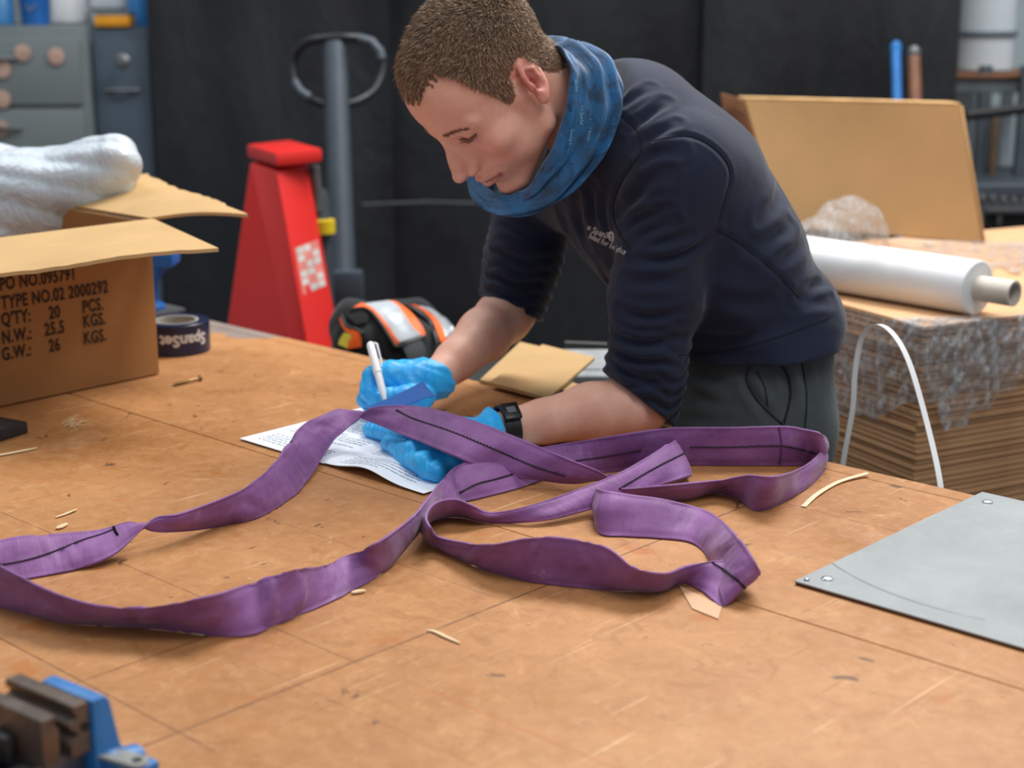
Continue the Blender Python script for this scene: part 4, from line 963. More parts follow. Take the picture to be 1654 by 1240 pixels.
# ---- tape roll
tc = (T(262, 577)+T(336, 569))/2; TRr = .054; tc = T(276, 577)+np.array([-.686, .728, 0])*TRr*.98; tc[2] = TZ
tape = empty('tape_roll', tc, 'roll of dark blue printed packing tape beside the open carton', 'tape')
MB().lathe(tc+UP*.001, UP, [(0, .0365), (0, TRr-.001), (.001, TRr), (.049, TRr), (.050, TRr-.001), (.050, .0365), (0, .0365)], 64, cap=False).build('tape_winding', simple('navy_tape', (24, 34, 66), .3, 0, .1), tape, smooth=True)
MB().lathe(tc+UP*.001, UP, [(0, .0325), (0, .0365), (.0503, .0365), (.0503, .0325), (0, .0325)], 64, cap=False).build('cardboard_core', simple('pale_core', (176, 172, 162), .8, 0, .05), tape, smooth=True)
v, f = text_mesh('SpanSet', 1.0, res=3, offset=.03); h_ = .026; wd = v[:, 0].max()*h_*.98; a0 = math.atan2(-tc[1], -tc[0])+.22; out = []
for q in v:
    a = a0+(wd/2-q[0]*h_*.98)/TRr*-1; a = a0-(q[0]*h_*.98-wd/2)/TRr; out.append((tc[0]+(TRr+.0005)*math.cos(a), tc[1]+(TRr+.0005)*math.sin(a), TZ+.035-q[1]*h_*1.0))
mesh('tape_lettering', out, f, M_PRINTW, False, tape)
# ---- blue clamp standing behind the carton
bc = T(270, 503); bc2 = np.array([bc[0]-.02, bc[1]-.03, TZ]); dd_ = (bc2-CAM)@cf
clamp = empty('bench_clamp', bc2, 'blue cast bench clamp standing on the grey corner behind the carton', 'clamp')
MB().box(bc2+UP*.004, (.10, .10, .008)).build('base_plate', M_STEEL, clamp, bevel=.002)
MB().lathe(bc2+UP*.008, UP, [(0, .034), (.006, .034), (.014, .022), (.05, .024), (.075, .042), (.082, .044)], 28).build('column', M_BLUE, clamp, smooth=True)
MB().box(bc2+UP*.105, (.12, .075, .032), (RGT, AWY, UP)).build('clamp_head', M_BLUE, clamp, bevel=.006)
# ---- screw, steel bar, splinters
M_BRASS = simple('brassy_screw', (150, 120, 82), .35, .8, .15)
def screw(a, b):
    a = np.array(a); b = np.array(b); ax = nrm(b-a); L = np.linalg.norm(b-a); s = empty('wood_screw', a, 'long brassy wood screw lying on the bench in front of the tape', 'screw')
    MB().lathe(a, ax, [(0, .0006), (.005, .0019), (L-.018, .0023), (L-.0178, .0019), (L-.005, .0020)], 12).build('shank', M_BRASS, s, smooth=True)
    MB().lathe(a+ax*(L-.005), ax, [(0, .002), (.004, .0048), (.0052, .0048)], 16).build('screw_head', M_BRASS, s, smooth=True)
    m = MB(); pts = []
    for k in range(90): t = k/89; an = t*2*math.pi*9; e = nrm(np.cross(ax, UP)); g = np.cross(ax, e); pts.append(a+ax*(.004+t*(L-.026))+(e*math.cos(an)+g*math.sin(an))*.0024)
    m.tube(pts, .0005, 4).build('thread', M_BRASS, s, smooth=True)
screw(T(278, 622, .0026), T(324, 610, .0049))
bar = [T(-90, 640)[:2], T(-10, 664)[:2]]
c1_, c2_, c3_ = T(2, 671, .016), T(44, 683, .016), T(-30, 697, .016)
p_ = [T(-60, 662, .016), T(44, 681, .016)]; dv = nrm(p_[1]-p_[0]); pv = np.array([dv[1], -dv[0], 0]); pv = pv if pv@cf < 0 else -pv
cc_ = p_[1]-dv*.10+pv*.028; cc_[2] = TZ+.0085
MB().box(cc_, (.20, .056, .016), (dv, pv, UP)).build('steel_bar', M_DARKSTEEL, None, bevel=.001, props=('flat dark steel bar lying in front of the open carton', 'steel bar'))
M_SPL = simple('splinter_wood', (226, 200, 158), .7, 0, .1, 60)
def splinter(pts, r, label, nm='wood_splinter', cat='splinter', mat=None, flat=.5):
    pl = cr_spline([T(x, y, .0002+r*flat+.0004) for x, y in pts], 6); rr = [r*(.45+.7*math.sin(math.pi*(i+.6)/(len(pl)+.4))) for i in range(len(pl))]
    o = MB().tube(pl, rr, 7, flat=flat, upv=(0, 0, 1)).build(nm, mat or M_SPL, None, smooth=True); tag(o, label, cat); return o
splinter([(-25, 739), (20, 731), (60, 723)], .0024, 'pale wooden stick lying near the dark steel bar')
splinter([(90, 835), (105, 830), (124, 822)], .0018, 'short pale splinter just above the upper sling strand')
splinter([(91, 853), (99, 850), (108, 845)], .0030, 'small broad wood chip right at the upper sling strand', 'wood_chip', 'wood chip')
splinter([(690, 1017), (703, 1020), (722, 1029), (743, 1038)], .0019, 'twisted pale splinter on the open bench in front of the sling')
splinter([(568, 957), (578, 955), (590, 953)], .0030, 'flat pale chip beside the lower sling strand', 'wood_chip', 'wood chip')
splinter([(150, 1009), (162, 1008), (172, 1011)], .0014, 'thin white shaving at the lowest sling edge toward the left')
splinter([(286, 1020), (305, 1021), (330, 1026)], .0016, 'longer white shaving peeping out under the lowest sling bend')
fr = random.Random(11); mb = MB()
for k in range(40):
    a = T(112+fr.gauss(0, 8), 684+fr.gauss(0, 4), .001); b = a+np.array([fr.gauss(.006, .006), fr.gauss(.003, .006), abs(fr.gauss(0, .002))]); mb.tube([a, (a+b)/2+UP*.001, b], .00035, 4)
tag(mb.build('fluff_tuft', M_SPL, None, smooth=True), 'pale fluffy tuft of fibres beside the dark steel bar', 'fluff', kind='stuff')
mb = MB()
for k in range(150):
    x, y = fr.uniform(0, 1654), fr.uniform(600, 1240)
    if y < 470+.24*x+30 or (x > 1250 and 790 < y < 1060): continue
    a = T(x, y, .0005); s = fr.uniform(.0005, .0013); an = fr.uniform(0, 3); ax = (math.cos(an), math.sin(an), 0); ay = (-math.sin(an), math.cos(an), 0); mb.box(a, (s*fr.uniform(1, 2.4), s, .0006), (ax, ay, UP))
tag(mb.build('sawdust_specks', M_SPL), 'pale specks of sawdust scattered over the bench', 'sawdust', kind='stuff')
# ---- grey sheet with rivets at the right
def m_plate():
    t = NT('painted_plate'); o = t.co.outputs['Object']; s = t.n.new('ShaderNodeSeparateXYZ'); t.link(o, s.inputs[0])
    c = t.mix(t.ramp(t.noise(7, 6, .7), [(.3, 0), (.7, 1)]), sl((140, 145, 147)), sl((160, 165, 167)))
    c = t.mix(t.math('MULTIPLY', t.ramp(t.noise(40, 5, .7), [(.55, 0), (.75, 1)]), .25), c, sl((176, 180, 182)))
    # a dark scuffed arc
    cx_, cy_, r_ = ARC; dx = t.math('SUBTRACT', s.outputs[0], cx_); dy = t.math('SUBTRACT', s.outputs[1], cy_); rr = t.math('SQRT', t.math('ADD', t.math('MULTIPLY', dx, dx), t.math('MULTIPLY', dy, dy)))
    m = t.ramp(t.math('MULTIPLY', t.math('ABSOLUTE', t.math('SUBTRACT', rr, r_)), 100), [(0, 1), (.28, 0)]); m = t.math('MULTIPLY', m, t.math('MULTIPLY', t.ramp(t.noise(12, 4), [(.3, .2), (.6, .9)]), t.math('LESS_THAN', s.outputs[0], ARCX)))
    t.col(t.mix(m, c, sl((104, 108, 108)))); t.set(Roughness=.42, Specular_IOR_Level=.5); t.bump(t.noise(50, 5), .08, .001); return t.m
a3 = [T(x, y, .004) for x, y in ((1343, 909), (1420, 951), (1540, 990))]; (x1, y1), (x2, y2), (x3, y3) = [tuple(q[:2]) for q in a3]
dd = 2*(x1*(y2-y3)+x2*(y3-y1)+x3*(y1-y2)); ux = ((x1*x1+y1*y1)*(y2-y3)+(x2*x2+y2*y2)*(y3-y1)+(x3*x3+y3*y3)*(y1-y2))/dd; uy = ((x1*x1+y1*y1)*(x3-x2)+(x2*x2+y2*y2)*(x1-x3)+(x3*x3+y3*y3)*(x2-x1))/dd
ARC = (ux, uy, math.hypot(x1-ux, y1-uy)); ARCX = x3+.03
pl_ = empty('metal_sheet', (-.5, 1.48, TZ), 'flat grey painted metal sheet with rivets at the right end of the bench', 'metal sheet')
k0 = T(1283, 938, .004); k1 = T(1581, 798, .004)
MB().box(((k0[0]+.05)/2, (k0[1]+1.672)/2, TZ+.0034), (.05-k0[0], 1.672-k0[1], .0018)).build('top_skin', m_plate(), pl_, bevel=.0004, seg=1)
MB().box(((k0[0]+.05)/2, (k0[1]+1.670)/2, TZ+.0013), (.048-k0[0], 1.668-k0[1], .0024)).build('backing_board', simple('brown_backing', (96, 58, 44), .8), pl_)
for x, y, r in ((1336, 935, .0062), (1303, 937, .0030), (1595, 811, .0062)):
    MB().lathe(T(x, y, .0043), UP, [(0, r), (.0008, r), (.002, r*.75), (.0026, r*.3)], 18).build('rivet', simple('bright_rivet', (190, 194, 196), .3, .8), pl_, smooth=True)
# ---- strapping: a white band looping up behind the bench and a pale tail on it
def band(pts, wd, th, mat, nm, label, cat, side=None):
    pts = cr_spline(pts, 8); n = len(pts); vs = []; 
    for i, p in enumerate(pts):
        t = nrm(pts[min(i+1, n-1)]-pts[max(i-1, 0)]); s = side if side is not None else np.cross(t, UP); s = nrm(s-t*(s@t)); o = np.cross(t, s)
        vs += [p+s*wd/2+o*th/2, p-s*wd/2+o*th/2, p-s*wd/2-o*th/2, p+s*wd/2-o*th/2]
    fs = [(i*4+k, i*4+(k+1) % 4, (i+1)*4+(k+1) % 4, (i+1)*4+k) for i in range(n-1) for k in range(4)]+[(3, 2, 1, 0), tuple((n-1)*4+k for k in range(4))]
    o = mesh(nm, vs, fs, mat, False, None, (label, cat)); shade(o.data, .8); return o
band([P(1522, 860, 1.98), P(1519, 785, 2.0), P(1500, 695, 2.03), P(1470, 590, 2.06), P(1443, 540, 2.08), P(1415, 524, 2.1), P(1392, 545, 2.13), P(1381, 600, 2.15), P(1377, 660, 2.17), P(1362, 745, 2.2), P(1350, 840, 2.25)], .0085, .0012, M_WHITE, 'strapping_band', 'white plastic strapping band arching up in front of the cardboard stack', 'strapping', side=nrm(cr*.92+cf*.38))
band([T(1298, 818, .001), T(1320, 798, .002), T(1355, 778, .002), T(1402, 764, .004)], .006, .0010, simple('pale_band', (232, 206, 170), .4, 0, .05), 'strapping_band', 'pale strapping tail lying flat on the bench beside the sling end', 'strapping', side=None)
# ---- small cardboard pieces behind the writing arm
def card(quad, z, th, label, parent=None, nm='cardboard_sheet', mat=None, n=2):
    Q = [TZp(x, y, z) for x, y in quad]; r = empty(nm, np.mean(Q, 0), label, 'cardboard') if label else parent
    for k in range(n):
        MB().prism([q-UP*(th*(k+1)) for q in Q], UP*(th-.0008)).build('board_layer', mat or M_CARD, r, bevel=.0003, seg=1)
    MB().prism([q-UP*(th*n-.0004)+(np.mean(Q, 0)-q)*.02 for q in Q], UP*(th*n-.0018)).build('fluting', M_CARDEDGE, r)
    return r
card([(775, 612), (840, 551), (884, 561), (905, 572), (860, 632)], TZ+.0065, .003, 'lower pale cardboard piece lying near the writing forearm')
card([(790, 616), (876, 555), (961, 576), (886, 641)], TZ+.0130, .003, 'upper pale cardboard square on top of the other piece by the forearm')
card([(905, 628), (925, 616), (958, 628), (945, 640)], TZ+.0045, .002, 'narrow tan cardboard offcut between the pale square and the near sleeve', n=1)
# ---- vise in the near corner
VZ = TZ+.074
a, b = TZp(32, 1086, VZ), TZp(142, 1131, VZ); vu = nrm(a-b); vv = np.array([-vu[1], vu[0], 0]); vv = vv if vv@(-cr) > 0 else -vv    # vu: along the jaw, vv: to the screw end
vl = np.linalg.norm(a-b); AXV = (vu, vv, UP); vo = b.copy()
def VP(u_, v_, z_): return vo+vu*u_+vv*v_+UP*(z_-VZ)+UP*0
vise = empty('drill_press_vise', VP(vl/2, .05, TZ), 'blue machine vise with worn steel jaws in the near corner of the bench', 'vise')
M_VBLUE = simple('vise_blue', (44, 118, 186), .42, 0, .18, 26, .15, 90)
def m_worn():
    t = NT('worn_jaw_steel'); c = t.mix(t.ramp(t.noise(30, 5, .7), [(.35, 0), (.7, 1)]), sl((84, 76, 70)), sl((124, 112, 102))); c = t.mix(t.math('MULTIPLY', t.ramp(t.noise(16, 5, .7), [(.5, 0), (.7, 1)]), .6), c, sl((122, 82, 58))); t.col(c); t.set(Roughness=.42, Metallic=.55); t.bump(t.noise(80, 5), .25, .001); return t.m
M_WORN = m_worn()
def vbox(u0, u1, v0, v1, z0, z1, nm, mat, bev=.001): return MB().box(VP((u0+u1)/2, (v0+v1)/2, (z0+z1)/2+0)+UP*0, (abs(u1-u0), abs(v1-v0), abs(z1-z0)), AXV).build(nm, mat, vise, bevel=bev)
JW = .0135
# fixed jaw plate with a stepped and grooved face
prof = [(0, 0), (JW, 0), (JW, -.006), (JW-.003, -.008), (JW-.003, -.011), (JW+.004, -.0125), (JW+.004, -.017), (JW-.004, -.023), (JW+.004, -.029), (JW+.004, -.040), (0, -.040)]
MB().prism([VP(0, v_, VZ+z_) for v_, z_ in prof], vu*vl).build('jaw_plate', M_WORN, vise, bevel=.0006, seg=1)
hole = VP(-.0004, JW*.35, VZ-.019); MB().lathe(hole, -vu, [(0, .0034), (.0006, .0036), (.0008, .0028), (.0002, .0026), (.0001, .0004)], 20).build('bolt_hole_shade', M_BLACK, vise, smooth=True)  # black disc on the jaw end, the shade of a hole as colour
# cast blue back of the fixed jaw, sloping away, with its foot
cb = [(-.001, .000), (-.012, .001), (-.017, -.004), (-.026, -.052), (-.040, -.066), (-.040, -.074), (.12, -.074), (.12, -.062), (-.001, -.062)]
MB().prism([VP(-.004, v_, VZ+z_) for v_, z_ in cb], vu*(vl*.76)).build('fixed_jaw_body', M_VBLUE, vise, bevel=.003)
vbox(-.018, vl+.012, -.048, .12, TZ+.0005, TZ+.012, 'base_casting', M_VBLUE, .003)
vbox(.010, .024, -.001, .16, TZ+.0125, TZ+.034, 'slide_rail', M_STEEL); vbox(vl-.024, vl-.010, -.001, .16, TZ+.0125, TZ+.034, 'slide_rail', M_STEEL)
MV0 = JW+.016
MB().prism([VP(-.002, v_, VZ+z_) for v_, z_ in [(MV0, 0), (MV0+.013, 0), (MV0+.013, -.038), (MV0-.001, -.038), (MV0-.001, -.010), (MV0+.002, -.008)]], vu*(vl+.004)).build('jaw_plate', M_WORN, vise, bevel=.0006, seg=1)
vbox(vl*.35, vl*.65, MV0+.0135, MV0+.024, TZ+.034, TZ+.056, 'moving_jaw_body', M_DARKSTEEL, .004)
pts = []
for k in range(150): t = k/149; an = t*2*math.pi*14; pts.append(VP(vl/2, MV0+.045+t*.07, TZ+.045)+vu*math.cos(an)*.0075+UP*math.sin(an)*.0075)
MB().lathe(VP(vl/2, MV0+.04, TZ+.045), vv, [(0, .0068), (.09, .0068)], 18).tube(pts, .0013, 5).build('lead_screw', M_STEEL, vise, smooth=True)
la, lb = TZp(163, 1216, TZ+.027), TZp(222, 1232, TZ+.027); lu = nrm(lb-la); lw = np.array([-lu[1], lu[0], 0]); ring_ = []
for k in range(13): a = math.pi*.5+math.pi*k/12; ring_.append(la+(lu*math.cos(a)+lw*math.sin(a))*.0085)
for k in range(13): a = -math.pi*.5+math.pi*k/12; ring_.append(lb+(lu*math.cos(a)+lw*math.sin(a))*.0085)
MB().prism(ring_, UP*.0025).build('clamp_link', simple('link_grey', (158, 160, 156), .45, .3), vise, bevel=.0004, seg=1)
MB().lathe(la+UP*.0026, UP, [(0, .0042), (.0016, .0042), (.0022, .0034)], 16).build('link_screw', M_BRASS, vise, smooth=True)
MB().lathe(lb+UP*.0026, UP, [(0, .0042), (.0002, .0042)], 16).build('link_hole_shade', M_BLACK, vise)  # black disc laid on the link for the shade in its hole
MB().tube([VP(-.005, -.035, TZ+.0135), la+(lu*.01)+UP*-.006, la+UP*.0], [.012, .010, .006], 14).build('lug', M_VBLUE, vise, smooth=True)
# ================================================================== behind the bench, right: stack of flat boxes
D0 = P(1492, 528, 2.46); ZS = D0[2]
def rotz(v, deg): a = math.radians(deg); return np.array([v[0]*math.cos(a)-v[1]*math.sin(a), v[0]*math.sin(a)+v[1]*math.cos(a), 0])
SL = rotz(AWY, 26.8); SR = rotz(AWY, -63.2)       # left face runs along SL, right face along SR
LL, LR, PITCHS = .73, 1.20, .0090
pal = empty('wooden_pallet', D0*[1, 1, 0]+SL*LL/2+SR*LR/2, 'wooden pallet under the stack of flattened boxes', 'pallet')
M_PAL = simple('pallet_wood', (158, 128, 92), .8, 0, .25, 12, .2, 60); cS = D0*[1, 1, 0]+SL*LL/2+SR*LR/2
for k in range(7): MB().box(cS+SR*(-LR/2+.06+k*(LR-.12)/6)+UP*.133, (LL, .11, .022), (SL, SR, UP)).build('deck_board', M_PAL, pal, bevel=.002, seg=1)
for k in (-1, 0, 1): MB().box(cS+SL*k*(LL/2-.05)+UP*.061, (.09, LR, .120), (SL, SR, UP)).build('bearer', M_PAL, pal, bevel=.002, seg=1)
def m_stack():
    t = NT('box_edges'); c = t.mix(t.ramp(t.noise(5, 4, .6), [(.3, 0), (.7, 1)]), sl((196, 150, 108)), sl((218, 174, 130))); t.col(c); t.set(Roughness=.85)
    t.bump(t.noise(1, 3, .5, t.mapv((220, 220, 40))), .5, .002); return t.m
M_STK = m_stack()
def flat_box_mesh():
    mb = MB(); mb.box((0, 0, .0014), (LL, LR, .0026)); mb.box((0, 0, .0049), (LL-.004, LR-.003, .0026)); n = 60
    me = bpy.data.meshes.new('flattened_box'); me.from_pydata(mb.v, [], mb.f); me.materials.append(M_STK); return me
fbm = flat_box_mesh(); nS = int((ZS-.146)/PITCHS); srn = random.Random(5); angS = math.atan2(SL[1], SL[0])
for k in range(nS):
    o = bpy.data.objects.new('flattened_box', fbm); COL.objects.link(o); j = srn.uniform(-1, 1)
    c = cS+SL*(srn.uniform(-.003, .003))+SR*(srn.uniform(-.003, .003))+UP*(ZS-.0066-k*PITCHS-.0004); o.location = tuple(c)
    o.rotation_euler = (srn.uniform(-.0012, .0012), srn.uniform(-.0012, .0012), angS+math.pi*(0)+srn.uniform(-.003, .003))
    # local x runs along SL, local y must run along SR
    if (np.cross(SL, SR))[2] < 0: pass
    if k == 0: tag(o, 'flattened brown box on the very top of the stack, under the film roll', 'cardboard box', 'flattened boxes in the stack')
    else: tag(o, 'flattened brown box in the tall stack behind the bench', 'cardboard box', 'flattened boxes in the stack')
stk_v = []; mbS = MB().box(cS+UP*(ZS/2+.0003), (LL, LR, ZS), (SL, SR, UP)); stree = bvh(mbS.v, mbS.f)
# ---- roll of stretch film with its core
RR = .044; ra, rb = TZp(1330, 426, ZS+RR+.001), TZp(1580, 465, ZS+RR+.001); rax = nrm(rb-ra)
roll = empty('stretch_film_roll', (ra+rb)/2-UP*RR, 'white roll of stretch film with protruding core on top of the stack', 'film roll')
Lr = np.linalg.norm(rb-ra); MB().lathe(ra-rax*.10, rax, [(0, .020), (0, RR-.002), (.002, RR), (Lr+.098, RR), (Lr+.10, RR-.002), (Lr+.10, .020)], 48, cap=False).build('film_winding', simple('wound_film', (232, 234, 236), .35, 0, .02, 5, .1, 30), roll, smooth=True)
MB().lathe(ra-rax*.16, rax, [(0, .0165), (0, .0205), (Lr+.225, .0205), (Lr+.225, .0165), (0, .0165)], 36, cap=False).build('card_core', simple('core_card', (206, 198, 186), .7, 0, .05), roll, smooth=True)
# ---- big carton panel standing on the stack
M_CARDBIG = simple('large_cardboard', (176, 138, 92), .85, 0, .14, 3, .1, 60)
q0 = TZp(1588, 392, ZS+.001); dq = (q0-CAM)@cf; big = empty('large_cardboard_carton', q0, 'large flat cardboard carton standing upright on the back of the stack', 'cardboard')
def PD(x, y, d): return P(x, y, d)
qr = q0; qrt = PD(1551, 171, dq+.02); ql_t = PD(1205, 162, dq+.30); ql_b = PD(1262, 420, dq+.24); ql_b[2] = ZS+.001
bk = AWY*.055+np.array([-.02, 0, 0])
F4 = [ql_b, qr, qrt, ql_t]; B4 = [p+bk for p in F4]
for nm_, of_ in (('front_panel', .003), ('back_panel', .048)):
    g = [[(F4[0]*(1-u_)+F4[1]*u_)*(1-v_)+(F4[3]*(1-u_)+F4[2]*u_)*v_+nrm(bk)*(of_+.006*math.sin(math.pi*u_)*math.sin(math.pi*v_)) for u_ in np.linspace(0, 1, 24)] for v_ in np.linspace(0, 1, 16)]
    sheet(nm_, g, .006, M_CARDBIG, big)
MB().prism([ql_t+UP*.0005, qrt+UP*.0005, qrt+nrm(bk)*.052+UP*.0005, ql_t+nrm(bk)*.052+UP*.0005], UP*.006).build('top_edge', simple('pale_cardboard_edge', (206, 166, 112), .85), big, bevel=.001, seg=1)
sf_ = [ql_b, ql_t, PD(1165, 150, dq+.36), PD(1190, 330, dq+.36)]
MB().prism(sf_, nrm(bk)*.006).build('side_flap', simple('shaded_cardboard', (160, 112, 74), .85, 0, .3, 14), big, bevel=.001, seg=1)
MB().prism([qr+cr*.001, qrt+cr*.001, qrt+cr*.001+nrm(bk)*.05, qr+cr*.001+nrm(bk)*.05], cr*.005).build('side_edge', M_CARDBIG, big, bevel=.001, seg=1)
# ---- loose stretch film
def m_clear(name, lo_, hi_):
    t = NT(name); n = t.n; mixs = n.new('ShaderNodeMixShader'); tr = n.new('ShaderNodeBsdfTransparent'); out = n['Material Output']
    t.col(sl((232, 236, 240))); t.set(Roughness=.10, Specular_IOR_Level=1.0)
    b = t.bump(t.noise(22, 4, .6, dist=2.0), 1.0, .02); t.bump(t.noise(75, 4, .65, dist=2.5), .9, .006, b)
    f = t.ramp(t.noise(1, 5, .7, t.mapv((34, 34, 9), (.3, .4, 0)), 2.0), [(.46, lo_), (.70, hi_)]); t.link(f, mixs.inputs[0]); t.link(tr.outputs[0], mixs.inputs[1]); t.link(t.b.outputs[0], mixs.inputs[2]); t.link(mixs.outputs[0], out.inputs['Surface']); return t.m
M_FILM = m_clear('stretch_film', .06, .72)
def film(nm, quad, lab, nu=110, nv=80, lift=.006, amp=.012, tree=None, seed=0, base_d=None, props=None):
    """crumpled film laid over what is seen inside the four pixel corners"""
    (x0, y0), (x1, y1), (x2, y2), (x3, y3) = quad; g = np.zeros((nv, nu, 3)); last = base_d or 2.6
    for i in range(nv):
        v = i/(nv-1)
        for j in range(nu):
            u = j/(nu-1); wob = 5*math.sin(u*19+seed)*(v if v > .5 else 0)+4*math.sin(v*17+seed*2)*(1 if u < .08 or u > .92 else .2)
            x = (x0*(1-u)+x1*u)*(1-v)+(x3*(1-u)+x2*u)*v+wob*.6; y = (y0*(1-u)+y1*u)*(1-v)+(y3*(1-u)+y2*u)*v+wob
            h = hit(stree, x, y)
            if h is not None: last = (h-CAM)@cf
            d = last-lift-amp*(.5+.5*math.sin(x*.071+2*math.sin(y*.05+seed)+seed)*math.sin(y*.083+1.5*math.sin(x*.043)))-.4*amp*abs(math.sin(x*.19+y*.13+seed))
            g[i, j] = P(x, y, d)
    for _ in range(1): g[1:-1, 1:-1] = (g[1:-1, 1:-1]*2+g[:-2, 1:-1]+g[2:, 1:-1]+g[1:-1, :-2]+g[1:-1, 2:])/6
    return sheet(nm, g, .0004, M_FILM, None, props=props)
film('stretch_film_sheet', [(1420, 512), (1690, 505), (1700, 600), (1412, 668)], '', props=('loose clear stretch film crumpled over the near corner of the stack', 'plastic film'), seed=1)
film('stretch_film_sheet', [(1455, 508), (1660, 520), (1654, 612), (1530, 702)], '', 90, 70, .012, .014, seed=4, props=('second fold of clear film hanging to a point down the stack corner', 'plastic film'))
film('stretch_film_sheet', [(1230, 470), (1440, 512), (1420, 680), (1230, 640)], '', 40, 30, .004, .006, seed=7, props=('thin clear film clinging to the stack side behind the man', 'plastic film'))
film('stretch_film_sheet', [(1400, 385), (1690, 392), (1690, 440), (1560, 430)], '', 50, 20, .012, .022, seed=9, props=('clear film lying on the stack top behind the film roll', 'plastic film'))
def heap_sdf(p):
    a, b, c = TZp(1330, 385, ZS+.04), TZp(1375, 375, ZS+.05), TZp(1420, 392, ZS+.02); d = smin(cone(p, a, b, .05, .055), cone(p, b, c, .055, .02), .03)
    d = d-.006*np.abs(np.sin(p[:, 0]*60+p[:, 2]*40+2*np.sin(p[:, 2]*25)))-.005*np.sin(p[:, 1]*45+p[:, 2]*36); return smax(d, ZS+.0008-p[:, 2], .004)
c_ = TZp(1375, 380, ZS+.04); v, q = surf(heap_sdf, c_-[.28, .28, .08], c_+[.28, .28, .16], .005)
sdf_obj('film_heap', relax(v, q, 1, .4), q, m_clear('bunched_film', .22, .6), None, None, ('bunched heap of clear film on the stack beside the man back', 'plastic film'))
# ================================================================== background, middle: pallet trucks
def redtruck():
    d = 3.35; fz = lambda x, y, dd=d: P(x, y, dd)
    r = empty('red_lift_truck', G(455, d/1.0), 'tall tapered red steel column of a hand lift truck beyond the bench', 'lift truck')
    # footprint corners from the seen edges, carried down to the floor
    tl, tm, tr = P(404, 262, 3.45), P(447, 276, 3.30), P(496, 262, 3.42); bl, bm_, br = P(366, 530, 3.45), P(497, 560, 3.30), P(550, 556, 3.42)
    def down(a, b): k = (b[2]-.06)/(a[2]-b[2]); return b+(b-a)*k
    T3 = [tl, tm, tr]; B3 = [down(tl, bl), down(tm, bm_), down(tr, br)]; tb = tl+tr-tm; bb = B3[0]+B3[2]-B3[1]
    vs = T3+[tb]+B3+[bb]; fs = [(0, 1, 5, 4), (1, 2, 6, 5), (2, 3, 7, 6), (3, 0, 4, 7), (0, 3, 2, 1), (4, 5, 6, 7)]
    MB().add(vs, fs).build('tapered_column', M_RED, r, bevel=.006)
    c = (tl+tm+tr+tb)/4
    capv = [P(398, 246, 3.47), P(446, 254, 3.28), P(521, 240, 3.36)]; capv[2] = P(521, 243, 3.38); q = capv[0]+capv[2]-capv[1]; z1 = P(446, 250, 3.28)[2]; base = [np.array([*p[:2], z1]) for p in (capv[0], capv[1], capv[2], q)]
    MB().prism([p-UP*.026 for p in base], UP*.030).build('top_cap', M_RED, r, bevel=.008)
    # patterned plate on the right face
    def onface(u, v): a = tm+(tr-tm)*u; b = B3[1]+(B3[2]-B3[1])*u; k = (tm[2]-v)/(tm[2]-B3[1][2]); n_ = nrm(np.cross(tr-tm, B3[1]-tm)); n_ = n_ if n_@(CAM-tm) > 0 else -n_; return a+(b-a)*k+n_*.001
    z_a, z_b = P(500, 395, 3.36)[2], P(508, 470, 3.36)[2]; w_ = M_WHITE
    MB().add([onface(.12, z_a), onface(.88, z_a), onface(.88, z_b), onface(.12, z_b)], [(0, 1, 2, 3)]).build('label_plate', simple('label_pink', (220, 130, 120), .6), r)
    m = MB()
    for i in range(6):
        for j in range(3):
            u0, zz = .17+j*.24, z_a+(z_b-z_a)*(i+.12+.0)/6
            if (i+j) % 3 == 2: continue
            h = (z_b-z_a)/6*.8; f = 1.004
            pts = [onface(u0, zz), onface(u0+.2, zz), onface(u0+.2, zz+h), onface(u0, zz+h)]; n_ = nrm(CAM-pts[0]); m.add([p+n_*.0008 for p in pts], [(0, 1, 2, 3)])
    m.build('label_marks', simple('label_white', (206, 206, 202), .6), r)
    for s in (-1, 1): MB().box(G(455, 3.4)+RGT*.13*s+AWY*.35+UP*.05, (.15, 1.1, .05), (RGT, AWY, UP)).build('fork', M_RED, r, bevel=.006)
    MB().tube([P(508, 268, 3.42), P(512, 310, 3.44), P(512, 340, 3.45)], .011, 12).build('valve_stem', M_STEEL, r, smooth=True)
    MB().lathe(P(516, 305, 3.46), -UP, [(0, .014), (.02, .022), (.30, .026)], 20).build('hose_cylinder', simple('slate_cylinder', (62, 70, 78), .5, .2), r, smooth=True)
    MB().lathe(P(519, 355, 3.45), -UP, [(0, .018), (0, .030), (.028, .030), (.028, .018)], 20).build('yellow_collar', simple('yellow_plastic', (214, 186, 24), .5), r, smooth=True)
redtruck()
